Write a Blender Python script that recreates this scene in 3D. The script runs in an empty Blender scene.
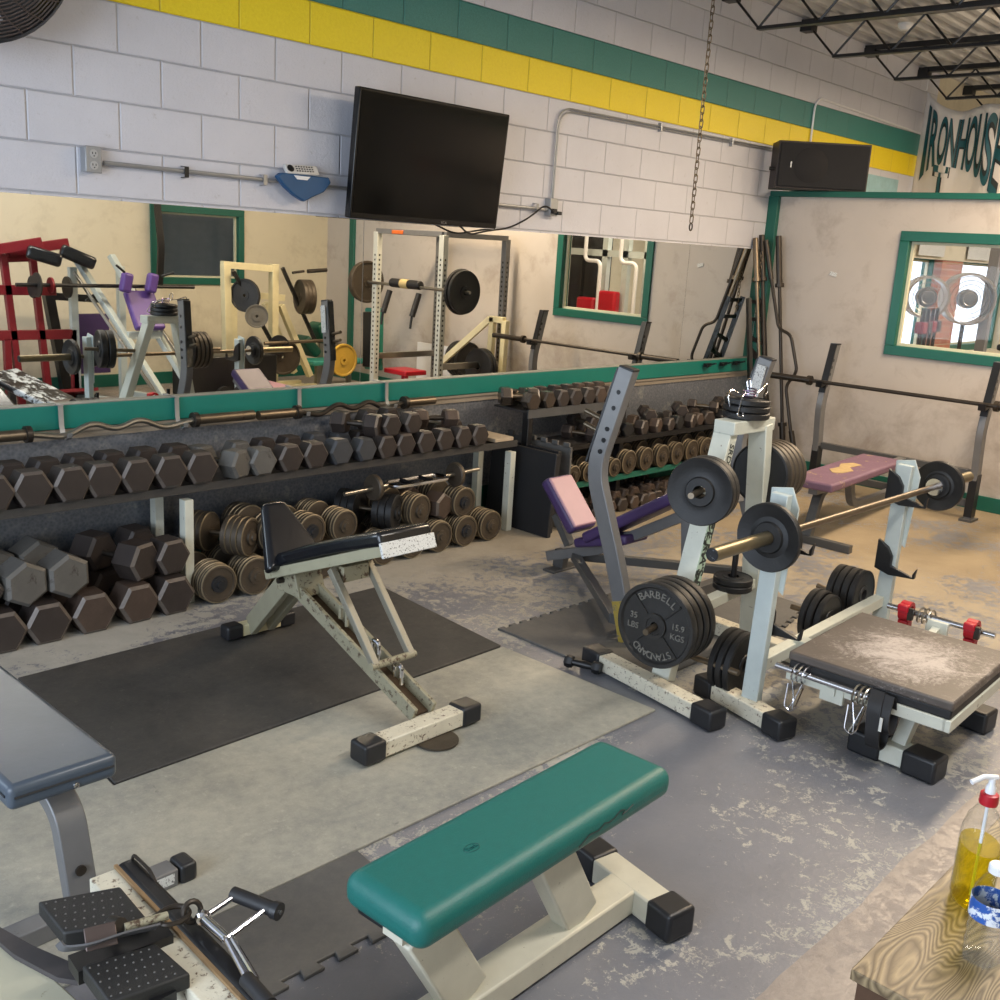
import bpy, math, random
from mathutils import Vector, Matrix
random.seed(7)
PI = math.pi
S = bpy.context.scene
C = S.collection
V = Vector

# ---------------------------------------------------------------- camera
F, YAW, PITCH, ROLL = 1032.8, 0.8227, 0.2422, 0.0608
fw = V((math.sin(YAW)*math.cos(PITCH), math.cos(YAW)*math.cos(PITCH), -math.sin(PITCH)))
r0 = V((math.cos(YAW), -math.sin(YAW), 0)); u0 = r0.cross(fw)
rr = r0*math.cos(ROLL)+u0*math.sin(ROLL); uu = u0*math.cos(ROLL)-r0*math.sin(ROLL)
cd = bpy.data.cameras.new('camera'); cam = bpy.data.objects.new('camera', cd); C.objects.link(cam)
cd.sensor_width = 36; cd.lens = F/1000*36; cd.clip_start = .05; cd.clip_end = 100
cam.matrix_world = Matrix(((rr.x, uu.x, -fw.x, 0), (rr.y, uu.y, -fw.y, -4.579), (rr.z, uu.z, -fw.z, 1.728), (0, 0, 0, 1)))
S.camera = cam
# ---------------------------------------------------------------- world, light, exposure
S.view_settings.view_transform = 'Standard'; S.view_settings.look = 'None'
S.view_settings.gamma = 1; S.view_settings.use_curve_mapping = False
S.view_settings.exposure = 0.06
wd = bpy.data.worlds.new('sky'); S.world = wd; wd.use_nodes = True
wb = wd.node_tree.nodes['Background']; wb.inputs[0].default_value = (.80, .88, 1, 1); wb.inputs[1].default_value = 1.8

def area(name, loc, size, power, col, target):
    l = bpy.data.lights.new(name, 'AREA'); l.shape = 'RECTANGLE'; l.size, l.size_y = size
    l.energy = power; l.color = col
    o = bpy.data.objects.new(name, l); C.objects.link(o); o.location = loc
    o.rotation_euler = (V(target)-V(loc)).to_track_quat('-Z', 'Y').to_euler()
    return o
WARM = (1, .78, .54); COOL = (.72, .84, 1.0); NEU = (1, .93, .84)
area('ceiling_lamp_light', (6.6, -2.9, 3.25), (2.4, .3), 155, WARM, (6.6, -2.9, 0))
area('ceiling_lamp_light', (3.2, -4.4, 3.25), (2.4, .3), 84, NEU, (3.2, -4.4, 0))
area('ceiling_lamp_light', (9.8, -2.4, 3.25), (2.4, .3), 90, WARM, (9.8, -2.4, 0))
area('ceiling_lamp_light', (12.4, -3.0, 3.25), (2.4, .3), 130, NEU, (12.4, -3.0, 0))
for lx_, ly_, e_, c_ in ((6.6, -2.9, 45, WARM), (3.2, -4.4, 30, NEU), (9.8, -2.4, 45, WARM), (12.4, -3.0, 40, NEU)):
    area('added_deck_uplight', (lx_, ly_, 3.36), (2.4, .3), e_, c_, (lx_, ly_, 5))  # upward fill lights, added to brighten the roof deck
area('door_daylight', (-2.6, -3.2, 1.7), (3.0, 2.4), 150, COOL, (2.5, -1.5, .6))

# ---------------------------------------------------------------- mesh kit
class MB:
    def __init__(s): s.v = []; s.f = []; s.m = []
    def add(s, vs, fs, mi=0):
        n = len(s.v); s.v += [V(a) for a in vs]; s.f += [tuple(n+i for i in f) for f in fs]; s.m += [mi]*len(fs); return s
    def box(s, c, d, R=None, mi=0):
        R = R or Matrix.Identity(3); c = V(c)
        vs = [c+R@V((x*d[0]/2, y*d[1]/2, z*d[2]/2)) for x in (-1, 1) for y in (-1, 1) for z in (-1, 1)]
        return s.add(vs, [(0, 1, 3, 2), (4, 6, 7, 5), (0, 4, 5, 1), (2, 3, 7, 6), (0, 2, 6, 4), (1, 5, 7, 3)], mi)
    def beam(s, a, b, w, h, up=(0, 0, 1), mi=0):      # w across, h along 'up'
        a = V(a); b = V(b); t = (b-a); L = t.length; t.normalize(); u = V(up)
        if abs(t.dot(u)) > .98: u = V((0, 1, 0)) if abs(t.y) < .9 else V((1, 0, 0))
        x = t.cross(u).normalized(); z = x.cross(t).normalized()
        return s.box((a+b)/2, (w, L, h), Matrix((x, t, z)).transposed(), mi)
    def path(s, pts, w, h, side, mi=0):                # swept rectangle; w along the fixed 'side' axis
        pts = [V(p) for p in pts]; sd = V(side).normalized(); n = len(pts); vs = []
        for i, p in enumerate(pts):
            t = (pts[min(i+1, n-1)]-pts[max(i-1, 0)]).normalized(); q = sd.cross(t).normalized()
            for a, b in ((-1, -1), (1, -1), (1, 1), (-1, 1)): vs.append(p+sd*a*w/2+q*b*h/2)
        fs = [(4*i+j, 4*i+(j+1) % 4, 4*i+4+(j+1) % 4, 4*i+4+j) for i in range(n-1) for j in range(4)]
        fs += [(3, 2, 1, 0), (4*n-4, 4*n-3, 4*n-2, 4*n-1)]
        return s.add(vs, fs, mi)
    def lathe(s, o, ax, prof, n=24, ph=0, ref=None, mi=0, cap=True):   # prof = [(radius, distance along axis)]
        o = V(o); ax = V(ax).normalized()
        ref = V(ref) if ref else (V((0, 0, 1)) if abs(ax.z) < .9 else V((1, 0, 0)))
        x = ax.cross(ref).normalized(); y = x.cross(ax).normalized(); vs = []
        for r, t in prof:
            for i in range(n):
                a = ph+2*PI*i/n; vs.append(o+ax*t+(x*math.cos(a)+y*math.sin(a))*r)
        m = len(prof); fs = [(k*n+i, k*n+(i+1) % n, (k+1)*n+(i+1) % n, (k+1)*n+i) for k in range(m-1) for i in range(n)]
        if cap: fs += [tuple(range(n-1, -1, -1)), tuple((m-1)*n+i for i in range(n))]
        return s.add(vs, fs, mi)
    def cyl(s, a, b, r, n=14, r2=None, mi=0):
        a = V(a); b = V(b); return s.lathe(a, b-a, [(r, 0), (r if r2 is None else r2, (b-a).length)], n, mi=mi)
    def tube(s, pts, r, n=8, mi=0, closed=False):
        pts = [V(p) for p in pts]; m = len(pts); vs = []; prev = None
        for i, p in enumerate(pts):
            a = pts[(i-1) % m] if closed else pts[max(i-1, 0)]; b = pts[(i+1) % m] if closed else pts[min(i+1, m-1)]
            t = (b-a).normalized()
            if prev is None:
                prev = t.orthogonal().normalized()
            x = (prev-t*prev.dot(t)).normalized(); prev = x; y = t.cross(x)
            for k in range(n):
                an = 2*PI*k/n; vs.append(p+(x*math.cos(an)+y*math.sin(an))*r)
        k = m if closed else m-1
        fs = [(i*n+j, i*n+(j+1) % n, ((i+1) % m)*n+(j+1) % n, ((i+1) % m)*n+j) for i in range(k) for j in range(n)]
        if not closed: fs += [tuple(range(n-1, -1, -1)), tuple((m-1)*n+i for i in range(n))]
        return s.add(vs, fs, mi)
    def prism(s, poly, O, X, Y, t, mi=0):             # polygon in plane (O; X, Y) extruded by t along X x Y
        O = V(O); X = V(X).normalized(); Y = V(Y).normalized(); N = X.cross(Y)
        n = len(poly); vs = [O+X*a+Y*b for a, b in poly]+[O+X*a+Y*b+N*t for a, b in poly]
        return s.add(vs, [tuple(range(n-1, -1, -1)), tuple(range(n, 2*n))]+[(i, (i+1) % n, n+(i+1) % n, n+i) for i in range(n)], mi)

def arc(pts, r=.04, n=5):                              # rounds the corners of a polyline
    pts = [V(p) for p in pts]; out = [pts[0]]
    for i in range(1, len(pts)-1):
        a, b, c = pts[i-1], pts[i], pts[i+1]
        d1 = (a-b); d2 = (c-b); k = min(r, d1.length*.45, d2.length*.45); p = b+d1.normalized()*k; q = b+d2.normalized()*k
        for j in range(n+1):
            t = j/n; out.append(p*(1-t)**2+b*2*t*(1-t)+q*t*t)
    return out+[pts[-1]]

def thing(name, label, cat, loc=(0, 0, 0), group=None, kind=None):
    o = bpy.data.objects.new(name, None); C.objects.link(o); o.location = loc; o.empty_display_size = .1
    o['label'] = label; o['category'] = cat
    if group: o['group'] = group
    if kind: o['kind'] = kind
    return o
def mesh(name, mb, mats, sharp=35):
    me = bpy.data.meshes.new(name); me.from_pydata([tuple(v) for v in mb.v], [], mb.f); me.update()
    for m in (mats if isinstance(mats, (list, tuple)) else [mats]): me.materials.append(m)
    for p, i in zip(me.polygons, mb.m): p.material_index = i; p.use_smooth = True
    me.set_sharp_from_angle(angle=math.radians(sharp)); return me
def root_loc(p):
    q = V((0, 0, 0))
    while p: q += p.location; p = p.parent
    return q
def part(name, mb, mat, parent=None, bev=0, seg=2, label=None, sharp=35, local=False):
    if parent and not local:
        q = root_loc(parent)
        if q.length: mb.v = [v-q for v in mb.v]
    o = bpy.data.objects.new(name, mesh(name, mb, mat, sharp)); C.objects.link(o)
    if parent: o.parent = parent
    if bev:
        b = o.modifiers.new('bevel', 'BEVEL'); b.width = bev; b.segments = seg; b.limit_method = 'ANGLE'; b.angle_limit = .6; b.harden_normals = False
    if label: o['label'] = label
    return o
def solo(name, mb, mat, label, cat, group=None, bev=0, seg=2, loc=None, sharp=35):
    if loc is not None: mb.v = [v-V(loc) for v in mb.v]
    o = part(name, mb, mat, None, bev, seg, sharp=sharp); o['label'] = label; o['category'] = cat
    if loc is not None: o.location = loc
    if group: o['group'] = group
    return o
def struct(name, mb, mat, bev=0, parent=None):
    o = part(name, mb, mat, parent, bev)
    if not parent: o['kind'] = 'structure'
    return o
def dup(root, loc, rot=(0, 0, 0), label=None, scale=1):
    r = root.copy(); C.objects.link(r); r.location = loc; r.rotation_euler = rot; r.scale = (scale,)*3
    if label: r['label'] = label
    for ch in root.children:
        c = ch.copy(); C.objects.link(c); c.parent = r
        for g in ch.children:
            d = g.copy(); C.objects.link(d); d.parent = c
    return r
def text(name, s, size, M, mat, parent=None, ext=.001, align='CENTER', label=None, bold=0):
    cu = bpy.data.curves.new(name, 'FONT'); cu.body = s; cu.size = size; cu.extrude = ext; cu.align_x = align; cu.align_y = 'CENTER'; cu.offset = bold
    t = bpy.data.objects.new(name+'_curve', cu); C.objects.link(t); bpy.context.view_layer.update()
    me = bpy.data.meshes.new_from_object(t.evaluated_get(bpy.context.evaluated_depsgraph_get()))
    bpy.data.objects.remove(t); me.name = name
    if parent: M = Matrix.Translation(-root_loc(parent))@M
    me.transform(M); me.materials.clear(); me.materials.append(mat)
    for p in me.polygons: p.material_index = 0
    return me
def joined(name, mes, mat, parent=None, label=None):
    mb = MB()
    for me in mes: mb.add([v.co for v in me.vertices], [tuple(p.vertices) for p in me.polygons])
    o = bpy.data.objects.new(name, mesh(name, mb, mat)); C.objects.link(o)
    if parent: o.parent = parent
    if label: o['label'] = label
    return o
def frame(O, X, Y):                                    # matrix with text x along X, text up along Y
    X = V(X).normalized(); Y = V(Y).normalized(); Z = X.cross(Y)
    return Matrix(((X.x, Y.x, Z.x, O[0]), (X.y, Y.y, Z.y, O[1]), (X.z, Y.z, Z.z, O[2]), (0, 0, 0, 1)))
NUM = ['first', 'second', 'third', 'fourth', 'fifth', 'sixth', 'seventh', 'eighth', 'ninth', 'tenth', 'eleventh', 'twelfth', 'thirteenth', 'fourteenth', 'fifteenth', 'sixteenth', 'seventeenth', 'eighteenth', 'nineteenth', 'twentieth']

# ---------------------------------------------------------------- materials
class NT:
    def __init__(s, name):
        s.m = bpy.data.materials.new(name); s.m.use_nodes = True; s.t = s.m.node_tree; s.n = s.t.nodes; s.b = s.n['Principled BSDF']; s.pos = None
    def new(s, k, **kw):
        x = s.n.new(k)
        for a, b in kw.items(): setattr(x, a, b)
        return x
    def link(s, a, b): s.t.links.new(a, b)
    def coord(s, world=False):
        k = 'Position' if world else 'Object'
        return s.new('ShaderNodeNewGeometry').outputs['Position'] if world else s.new('ShaderNodeTexCoord').outputs['Object']
    def noise(s, vec, scale, det=4, rough=.6, dist=0):
        x = s.new('ShaderNodeTexNoise'); x.inputs['Scale'].default_value = scale; x.inputs['Detail'].default_value = det
        x.inputs['Roughness'].default_value = rough; x.inputs['Distortion'].default_value = dist; s.link(vec, x.inputs['Vector']); return x.outputs['Fac']
    def ramp(s, fac, stops):
        x = s.new('ShaderNodeValToRGB'); e = x.color_ramp.elements
        while len(e) < len(stops): e.new(.5)
        for k, (p, c) in zip(e, stops): k.position = p; k.color = (*c, 1) if len(c) == 3 else c
        s.link(fac, x.inputs[0]); return x.outputs[0]
    def step(s, fac, a, b): return s.ramp(fac, [(a, (0, 0, 0)), (b, (1, 1, 1))])
    def mix(s, fac, a, b, mode='MIX'):
        x = s.new('ShaderNodeMix', data_type='RGBA', blend_type=mode)
        for sock, v in ((x.inputs[0], fac), (x.inputs[6], a), (x.inputs[7], b)):
            if isinstance(v, (int, float)): sock.default_value = v
            elif isinstance(v, tuple): sock.default_value = (*v, 1) if len(v) == 3 else v
            else: s.link(v, sock)
        return x.outputs[2]
    def math(s, op, a, b=0, c=0, clamp=False):
        x = s.new('ShaderNodeMath', operation=op, use_clamp=clamp)
        for k, v in enumerate((a, b, c)):
            if isinstance(v, (int, float)): x.inputs[k].default_value = v
            else: s.link(v, x.inputs[k])
        return x.outputs[0]
    def bump(s, h, st, dist=.01):
        x = s.new('ShaderNodeBump'); x.inputs['Strength'].default_value = st; x.inputs['Distance'].default_value = dist
        s.link(h, x.inputs['Height']); s.link(x.outputs[0], s.b.inputs['Normal'])
    def col(s, c):
        if isinstance(c, tuple): s.b.inputs['Base Color'].default_value = (*c, 1)
        else: s.link(c, s.b.inputs['Base Color'])
    def set(s, **kw):
        for k, v in kw.items():
            i = s.b.inputs[k.replace('_', ' ')]
            if isinstance(v, (int, float, tuple)): i.default_value = v
            else: s.link(v, i)
def lin(r, g, b): return tuple(((c/255)/12.92 if c/255 <= .04045 else ((c/255+.055)/1.055)**2.4) for c in (r, g, b))

def mk(name, rgb, rough=.5, metal=0, var=.15, vs=12, wear=None, bump=0, spec=.5, coat=0):
    # wear = (rgb, noise scale, lo, hi): paint chipped to another colour where the noise is high
    t = NT(name); c = lin(*rgb); p = t.coord()
    n = t.noise(p, vs, 5)
    base = t.mix(n, tuple(x*(1-var) for x in c), tuple(min(1, x*(1+var)) for x in c))
    if wear:
        wc, ws, lo, hi = wear; k = t.step(t.noise(p, ws, 8, .7, .3), lo, hi); base = t.mix(k, base, lin(*wc))
    t.col(base); t.set(Roughness=rough, Metallic=metal); t.b.inputs['Specular IOR Level'].default_value = spec
    if coat: t.b.inputs['Coat Weight'].default_value = coat
    if bump: t.bump(t.noise(p, vs*6, 6), bump, .004)
    return t.m
RUST = (88, 58, 38)
cream = mk('chipped cream paint', (205, 207, 194), .42, wear=(RUST, 34, .64, .69), bump=.15)
white = mk('chipped white paint', (186, 196, 194), .38, wear=((90, 74, 58), 14, .64, .68), bump=.12)
ivory = mk('ivory paint', (222, 212, 172), .4, wear=((110, 84, 56), 18, .68, .72))
rusty = mk('rusted cream paint', (150, 145, 122), .55, wear=((74, 54, 38), 42, .54, .62), bump=.3)
olive = mk('olive cream paint', (150, 146, 124), .5, wear=((70, 58, 44), 30, .64, .70), bump=.2)
grit = mk('worn cream paint with rust', (214, 208, 188), .5, wear=((92, 66, 46), 55, .56, .64), bump=.3)
greyp = mk('grey powder coat', (118, 118, 119), .38, metal=.25, wear=((70, 62, 52), 20, .68, .72))
greyd = mk('dark grey powder coat', (84, 84, 84), .42, metal=.2, wear=((110, 92, 66), 16, .64, .7))
black = mk('black rubber', (30, 30, 32), .55, var=.3, bump=.1)
cap = mk('black plastic cap', (34, 35, 38), .42, var=.3, vs=30)
blackp = mk('black painted steel', (24, 24, 26), .35, var=.3, vs=20)
iron = mk('dark cast iron', (50, 49, 48), .48, metal=.35, var=.3, vs=30, bump=.3)
iron_b = mk('brown worn iron', (78, 69, 58), .5, metal=.35, var=.35, vs=18, bump=.3)
ironK = mk('black iron plate', (34, 34, 35), .5, metal=.2, var=.35, vs=24, wear=((88, 86, 84), 60, .66, .74), bump=.25)
hexm = mk('worn black hex head', (56, 49, 46), .5, metal=.15, var=.35, vs=14, wear=((120, 112, 104), 22, .70, .80), bump=.25)
rim_highlight = mk('bronze rim highlight', (134, 122, 100), .4, metal=.5, var=.3, vs=30)  # lighter bronze on the rim chamfers paints in ring highlights
hexe = mk('scuffed highlight chamfer', (98, 90, 84), .42, metal=.25, var=.35, vs=40, bump=.2)  # lighter chamfers: scuffed paint together with a painted edge highlight
hexg = mk('worn grey hex head', (104, 102, 98), .5, metal=.3, var=.25, vs=14, wear=((60, 52, 46), 18, .60, .72), bump=.25)
hexc = mk('chrome hex head', (120, 112, 104), .25, metal=.9, var=.3, vs=10)
hexr = mk('rusty hex head', (76, 63, 55), .55, metal=.2, var=.35, vs=18, bump=.3)
steel = mk('bare steel', (160, 155, 145), .3, metal=.9, var=.15)
steelw = mk('aged bar steel', (120, 108, 92), .38, metal=.85, var=.3, vs=9, wear=((80, 66, 48), 30, .62, .7))
chrome = mk('chrome', (215, 215, 218), .12, metal=1, var=.05)
darksteel = mk('dark steel bar', (62, 56, 50), .42, metal=.6, var=.3)
vinK = mk('black vinyl', (20, 22, 27), .22, var=.25, vs=8, coat=.2)
vinB = mk('blue black vinyl with scuffs and sheen', (74, 84, 96), .30, var=.25, vs=5, wear=((186, 192, 198), 5, .60, .78), bump=.1)  # pale patches are white scuffs plus sheen painted into the colour
vinT = mk('teal vinyl', (28, 104, 98), .42, var=.12, vs=40, bump=.25)
vinP = mk('purple vinyl', (66, 48, 92), .45, var=.2, vs=8)
vinPk = mk('pink mauve vinyl', (176, 138, 150), .42, var=.15, vs=6, wear=((110, 76, 98), 6, .62, .76))
vinM = mk('torn mauve vinyl', (116, 88, 108), .55, var=.2, vs=10, wear=((158, 138, 106), 14, .60, .63), bump=.4)
teal = mk('teal painted wood', (20, 118, 106), .45, var=.12, vs=10, wear=((26, 50, 46), 22, .72, .78))
tealD = mk('dark green trim paint', (18, 92, 78), .42, var=.12, vs=8)
redp = mk('dark red paint', (122, 28, 40), .4, var=.15)
redpl = mk('red plastic', (176, 24, 40), .35, var=.1)
purp = mk('violet vinyl', (92, 66, 138), .4, var=.12)
yel = mk('yellow paint', (214, 178, 40), .4)
galv = mk('galvanised conduit', (168, 170, 172), .4, metal=.7, var=.15)
whitepl = mk('white plastic', (228, 230, 234), .3, var=.03)
blue = mk('blue plastic', (28, 78, 122), .45, var=.15)
lab = mk('white sticker', (214, 216, 214), .5, var=.05, vs=120, wear=((60, 60, 64), 160, .56, .6))
ink = mk('dark ink', (44, 50, 48), .6)
wht = mk('white lettering', (212, 212, 206), .5, var=.04)
silv = mk('raised bare lettering', (138, 136, 130), .4, metal=.5)
orange = mk('orange plastic', (214, 104, 40), .4)
strap = mk('yellow strap', (206, 196, 40), .4)

def m_wall():
    t = NT('painted block wall'); p = t.coord(True); sp = t.new('ShaderNodeSeparateXYZ'); t.link(p, sp.inputs[0]); X, Z = sp.outputs[0], sp.outputs[2]
    cb = t.new('ShaderNodeCombineXYZ'); t.link(t.math('SUBTRACT', X, .0813), cb.inputs[0]); t.link(Z, cb.inputs[1])
    def brick(size, smooth):
        b = t.new('ShaderNodeTexBrick'); b.offset = .5; b.inputs['Scale'].default_value = 1; b.inputs['Mortar Size'].default_value = size
        b.inputs['Mortar Smooth'].default_value = smooth; b.inputs['Brick Width'].default_value = .4064; b.inputs['Row Height'].default_value = .2032
        b.inputs['Color1'].default_value = (0, 0, 0, 1); b.inputs['Color2'].default_value = (1, 1, 1, 1); b.inputs['Bias'].default_value = 0
        t.link(cb.outputs[0], b.inputs['Vector']); return b
    b = brick(.005, .8)
    w1, w2 = lin(198, 199, 208), lin(216, 217, 226)
    c = t.mix(t.noise(p, 2.5, 4), w1, w2)
    c = t.mix(t.math('MULTIPLY', t.step(t.noise(p, 18, 8, .75), .60, .70), .4), c, lin(150, 146, 142))
    c = t.mix(t.math('MULTIPLY', t.step(t.noise(p, 55, 5, .7), .70, .74), .6), c, lin(92, 88, 84))
    def band(lo, hi): return t.math('MULTIPLY', t.math('GREATER_THAN', Z, lo), t.math('LESS_THAN', Z, hi))
    c = t.mix(band(2.642, 2.845), c, t.mix(t.noise(p, 60, 3), lin(232, 204, 8), lin(248, 226, 34)))
    c = t.mix(band(2.845, 3.048), c, t.mix(t.noise(p, 90, 4, .8), lin(28, 98, 94), lin(72, 146, 138)))
    c = t.mix(t.math('MULTIPLY', b.outputs['Fac'], t.math('ADD', .25, t.math('MULTIPLY', t.noise(p, 9, 4), .5))), c, t.mix(.5, c, (.02, .02, .02)))
    t.col(c); t.set(Roughness=.45)
    h = t.math('SUBTRACT', t.math('ADD', t.math('MULTIPLY', t.noise(p, 60, 6, .7), .26), t.math('MULTIPLY', t.noise(p, 5, 3), .1)), t.math('MULTIPLY', brick(.007, 1).outputs['Fac'], .7))
    t.bump(h, .55, .02); return t.m
def m_floor():
    t = NT('worn painted concrete'); p = t.coord(True); sp = t.new('ShaderNodeSeparateXYZ'); t.link(p, sp.inputs[0]); X, Y = sp.outputs[0], sp.outputs[1]
    paint = t.mix(t.noise(p, 1.6, 8, .7), lin(100, 104, 114), lin(140, 140, 145))
    bare = t.mix(t.noise(p, 7, 7, .7), lin(148, 146, 138), lin(196, 193, 184))
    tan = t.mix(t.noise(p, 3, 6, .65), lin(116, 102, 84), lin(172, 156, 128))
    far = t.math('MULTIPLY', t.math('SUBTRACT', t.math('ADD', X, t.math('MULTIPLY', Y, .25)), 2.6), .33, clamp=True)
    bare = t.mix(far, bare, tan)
    near_wall = t.math('MULTIPLY', t.math('ADD', Y, 1.0), 2.2, clamp=True)
    k = t.math('ADD', t.math('ADD', t.math('MULTIPLY', t.noise(p, 1.5, 3, .5, .4), .55), t.math('ADD', t.math('MULTIPLY', t.noise(p, 20, 9, .72, .6), .75), t.math('MULTIPLY', t.noise(p, 110, 4, .8), .35))), t.math('MULTIPLY', t.math('ADD', far, near_wall), .13))
    c = t.mix(t.step(k, .875, .91), paint, bare)
    # unpainted aisle next to the box
    a = t.math('ADD', t.math('LESS_THAN', t.math('ADD', Y, t.math('MULTIPLY', t.noise(p, 2, 2), .06)), -3.60), 0)
    c = t.mix(a, c, t.mix(t.noise(p, 22, 8, .75), lin(112, 104, 100), lin(172, 162, 154)))
    c = t.mix(t.math('MULTIPLY', t.step(t.noise(p, 1.1, 5, .6, .5), .50, .72), .22), c, lin(74, 68, 62))
    c = t.mix(t.math('MULTIPLY', t.step(t.noise(p, 60, 3, .6), .70, .74), .5), c, lin(84, 78, 72))
    t.col(c); t.set(Roughness=t.mix(t.step(k, .875, .91), (.36,)*3, (.62,)*3)); t.bump(t.math('ADD', t.noise(p, 50, 8, .7), t.math('MULTIPLY', t.step(k, .875, .91), -.4)), .25, .006); return t.m
def m_plaster(name, a, b, dirt):
    t = NT(name); p = t.coord(True); sp = t.new('ShaderNodeSeparateXYZ'); t.link(p, sp.inputs[0])
    c = t.mix(t.noise(p, 1.8, 5), lin(*a), lin(*b))
    low = t.math('MULTIPLY', t.math('SUBTRACT', 1.0, sp.outputs[2]), .5, clamp=True)
    c = t.mix(t.math('MULTIPLY', t.step(t.math('ADD', t.noise(p, 3, 7, .7, .3), t.math('MULTIPLY', low, .35)), .52, .8), .55), c, lin(*dirt))
    c = t.mix(t.math('MULTIPLY', t.step(t.noise(p, 24, 6, .7), .68, .76), .4), c, lin(90, 80, 70))
    t.col(c); t.set(Roughness=.6); t.bump(t.noise(p, 40, 6), .1, .006); return t.m
def m_sheet():
    t = NT('galvanised sheet'); p = t.coord(True); v = t.new('ShaderNodeTexVoronoi'); v.inputs['Scale'].default_value = 70; t.link(p, v.inputs['Vector'])
    c = t.mix(v.outputs['Distance'], lin(112, 118, 128), lin(150, 154, 162)); c = t.mix(t.step(t.noise(p, 8, 8, .75), .56, .7), c, lin(186, 186, 184))
    t.col(c); t.set(Roughness=.42, Metallic=.55); t.bump(t.noise(p, 3, 3), .3, .02); return t.m
def m_mat(name, a, b, dust=None):
    t = NT(name); p = t.coord(True); c = t.mix(t.step(t.math('ADD', t.math('MULTIPLY', t.noise(p, 1.8, 4, .6), .55), t.math('MULTIPLY', t.noise(p, 26, 9, .8), .45)), .36, .64), lin(*a), lin(*b))
    c = t.mix(t.math('MULTIPLY', t.step(t.noise(p, 34, 9, .85), .56, .68), .45), c, lin(*(dust or (112, 106, 98))))
    c = t.mix(t.math('MULTIPLY', t.step(t.noise(p, 9, 7, .8, .6), .64, .68), .5), c, tuple(x*.45 for x in lin(*a)))
    t.col(c); t.set(Roughness=.62); t.bump(t.noise(p, 90, 5), .2, .004); return t.m
def m_ply():
    t = NT('weathered plywood'); p = t.coord(True); mp = t.new('ShaderNodeMapping'); mp.inputs['Scale'].default_value = (2.2, 7, 3); mp.inputs['Rotation'].default_value = (0, 0, .5); t.link(p, mp.inputs[0])
    w = t.noise(mp.outputs[0], 1.1, 2, .5, .6); g = t.math('FRACT', t.math('MULTIPLY', w, 34)); g = t.math('ABSOLUTE', t.math('SUBTRACT', g, .5)); g = t.math('MULTIPLY', g, 2)
    c = t.mix(g, lin(88, 72, 50), lin(160, 140, 106)); c = t.mix(t.math('MULTIPLY', t.step(t.noise(p, 5, 8, .7), .45, .7), .45), c, lin(104, 92, 74))
    mp2 = t.new('ShaderNodeMapping'); mp2.inputs['Scale'].default_value = (12, 90, 10); mp2.inputs['Rotation'].default_value = (0, 0, .5); t.link(p, mp2.inputs[0])
    c = t.mix(t.math('MULTIPLY', t.step(t.noise(mp2.outputs[0], 2, 4, .6), .5, .7), .4), c, lin(78, 66, 50)); t.col(c); t.set(Roughness=.45); t.bump(g, .1, .003); return t.m
def m_glass(name, tint=(1, 1, 1), rough=0, thin=True, refl=.05):
    t = NT(name); g = t.new('ShaderNodeBsdfGlass' if not thin else 'ShaderNodeBsdfTransparent'); g.inputs[0].default_value = (*tint, 1)
    if thin:
        gl = t.new('ShaderNodeBsdfGlossy'); gl.inputs['Roughness'].default_value = rough; mx = t.new('ShaderNodeMixShader'); lw = t.new('ShaderNodeLayerWeight'); lw.inputs[0].default_value = .5
        t.link(t.math('ADD', .012, t.math('MULTIPLY', t.math('POWER', lw.outputs['Facing'], 3.0), refl)), mx.inputs[0]); t.link(g.outputs[0], mx.inputs[1]); t.link(gl.outputs[0], mx.inputs[2]); t.link(mx.outputs[0], t.n['Material Output'].inputs[0])
    else: g.inputs['IOR'].default_value = 1.33; t.link(g.outputs[0], t.n['Material Output'].inputs[0])
    return t.m
def m_liquid(name, tint, body, f=.45):
    t = NT(name); tr = t.new('ShaderNodeBsdfTransparent'); tr.inputs[0].default_value = (*tint, 1); d = t.new('ShaderNodeBsdfTranslucent'); d.inputs[0].default_value = (*body, 1); g = t.new('ShaderNodeBsdfGlossy'); g.inputs['Roughness'].default_value = .4
    a = t.new('ShaderNodeMixShader'); a.inputs[0].default_value = f; t.link(tr.outputs[0], a.inputs[1]); t.link(d.outputs[0], a.inputs[2])
    b = t.new('ShaderNodeMixShader'); lw = t.new('ShaderNodeLayerWeight'); lw.inputs[0].default_value = .5; t.link(t.math('ADD', .003, t.math('MULTIPLY', t.math('POWER', lw.outputs['Facing'], 4.0), .3)), b.inputs[0]); t.link(a.outputs[0], b.inputs[1]); t.link(g.outputs[0], b.inputs[2]); t.link(b.outputs[0], t.n['Material Output'].inputs[0]); return t.m
def m_mirror():
    t = NT('mirror glass'); p = t.coord(True); t.col(t.mix(t.noise(p, 1.5, 4), (.80, .81, .78), (.86, .87, .84))); t.set(Metallic=1, Roughness=.008); return t.m
def m_deck():
    t = NT('ribbed steel roof deck'); t.col(t.mix(t.noise(t.coord(True), 1.2, 5), lin(168, 168, 172), lin(212, 212, 212))); t.set(Roughness=.5, Metallic=.1); return t.m
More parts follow.
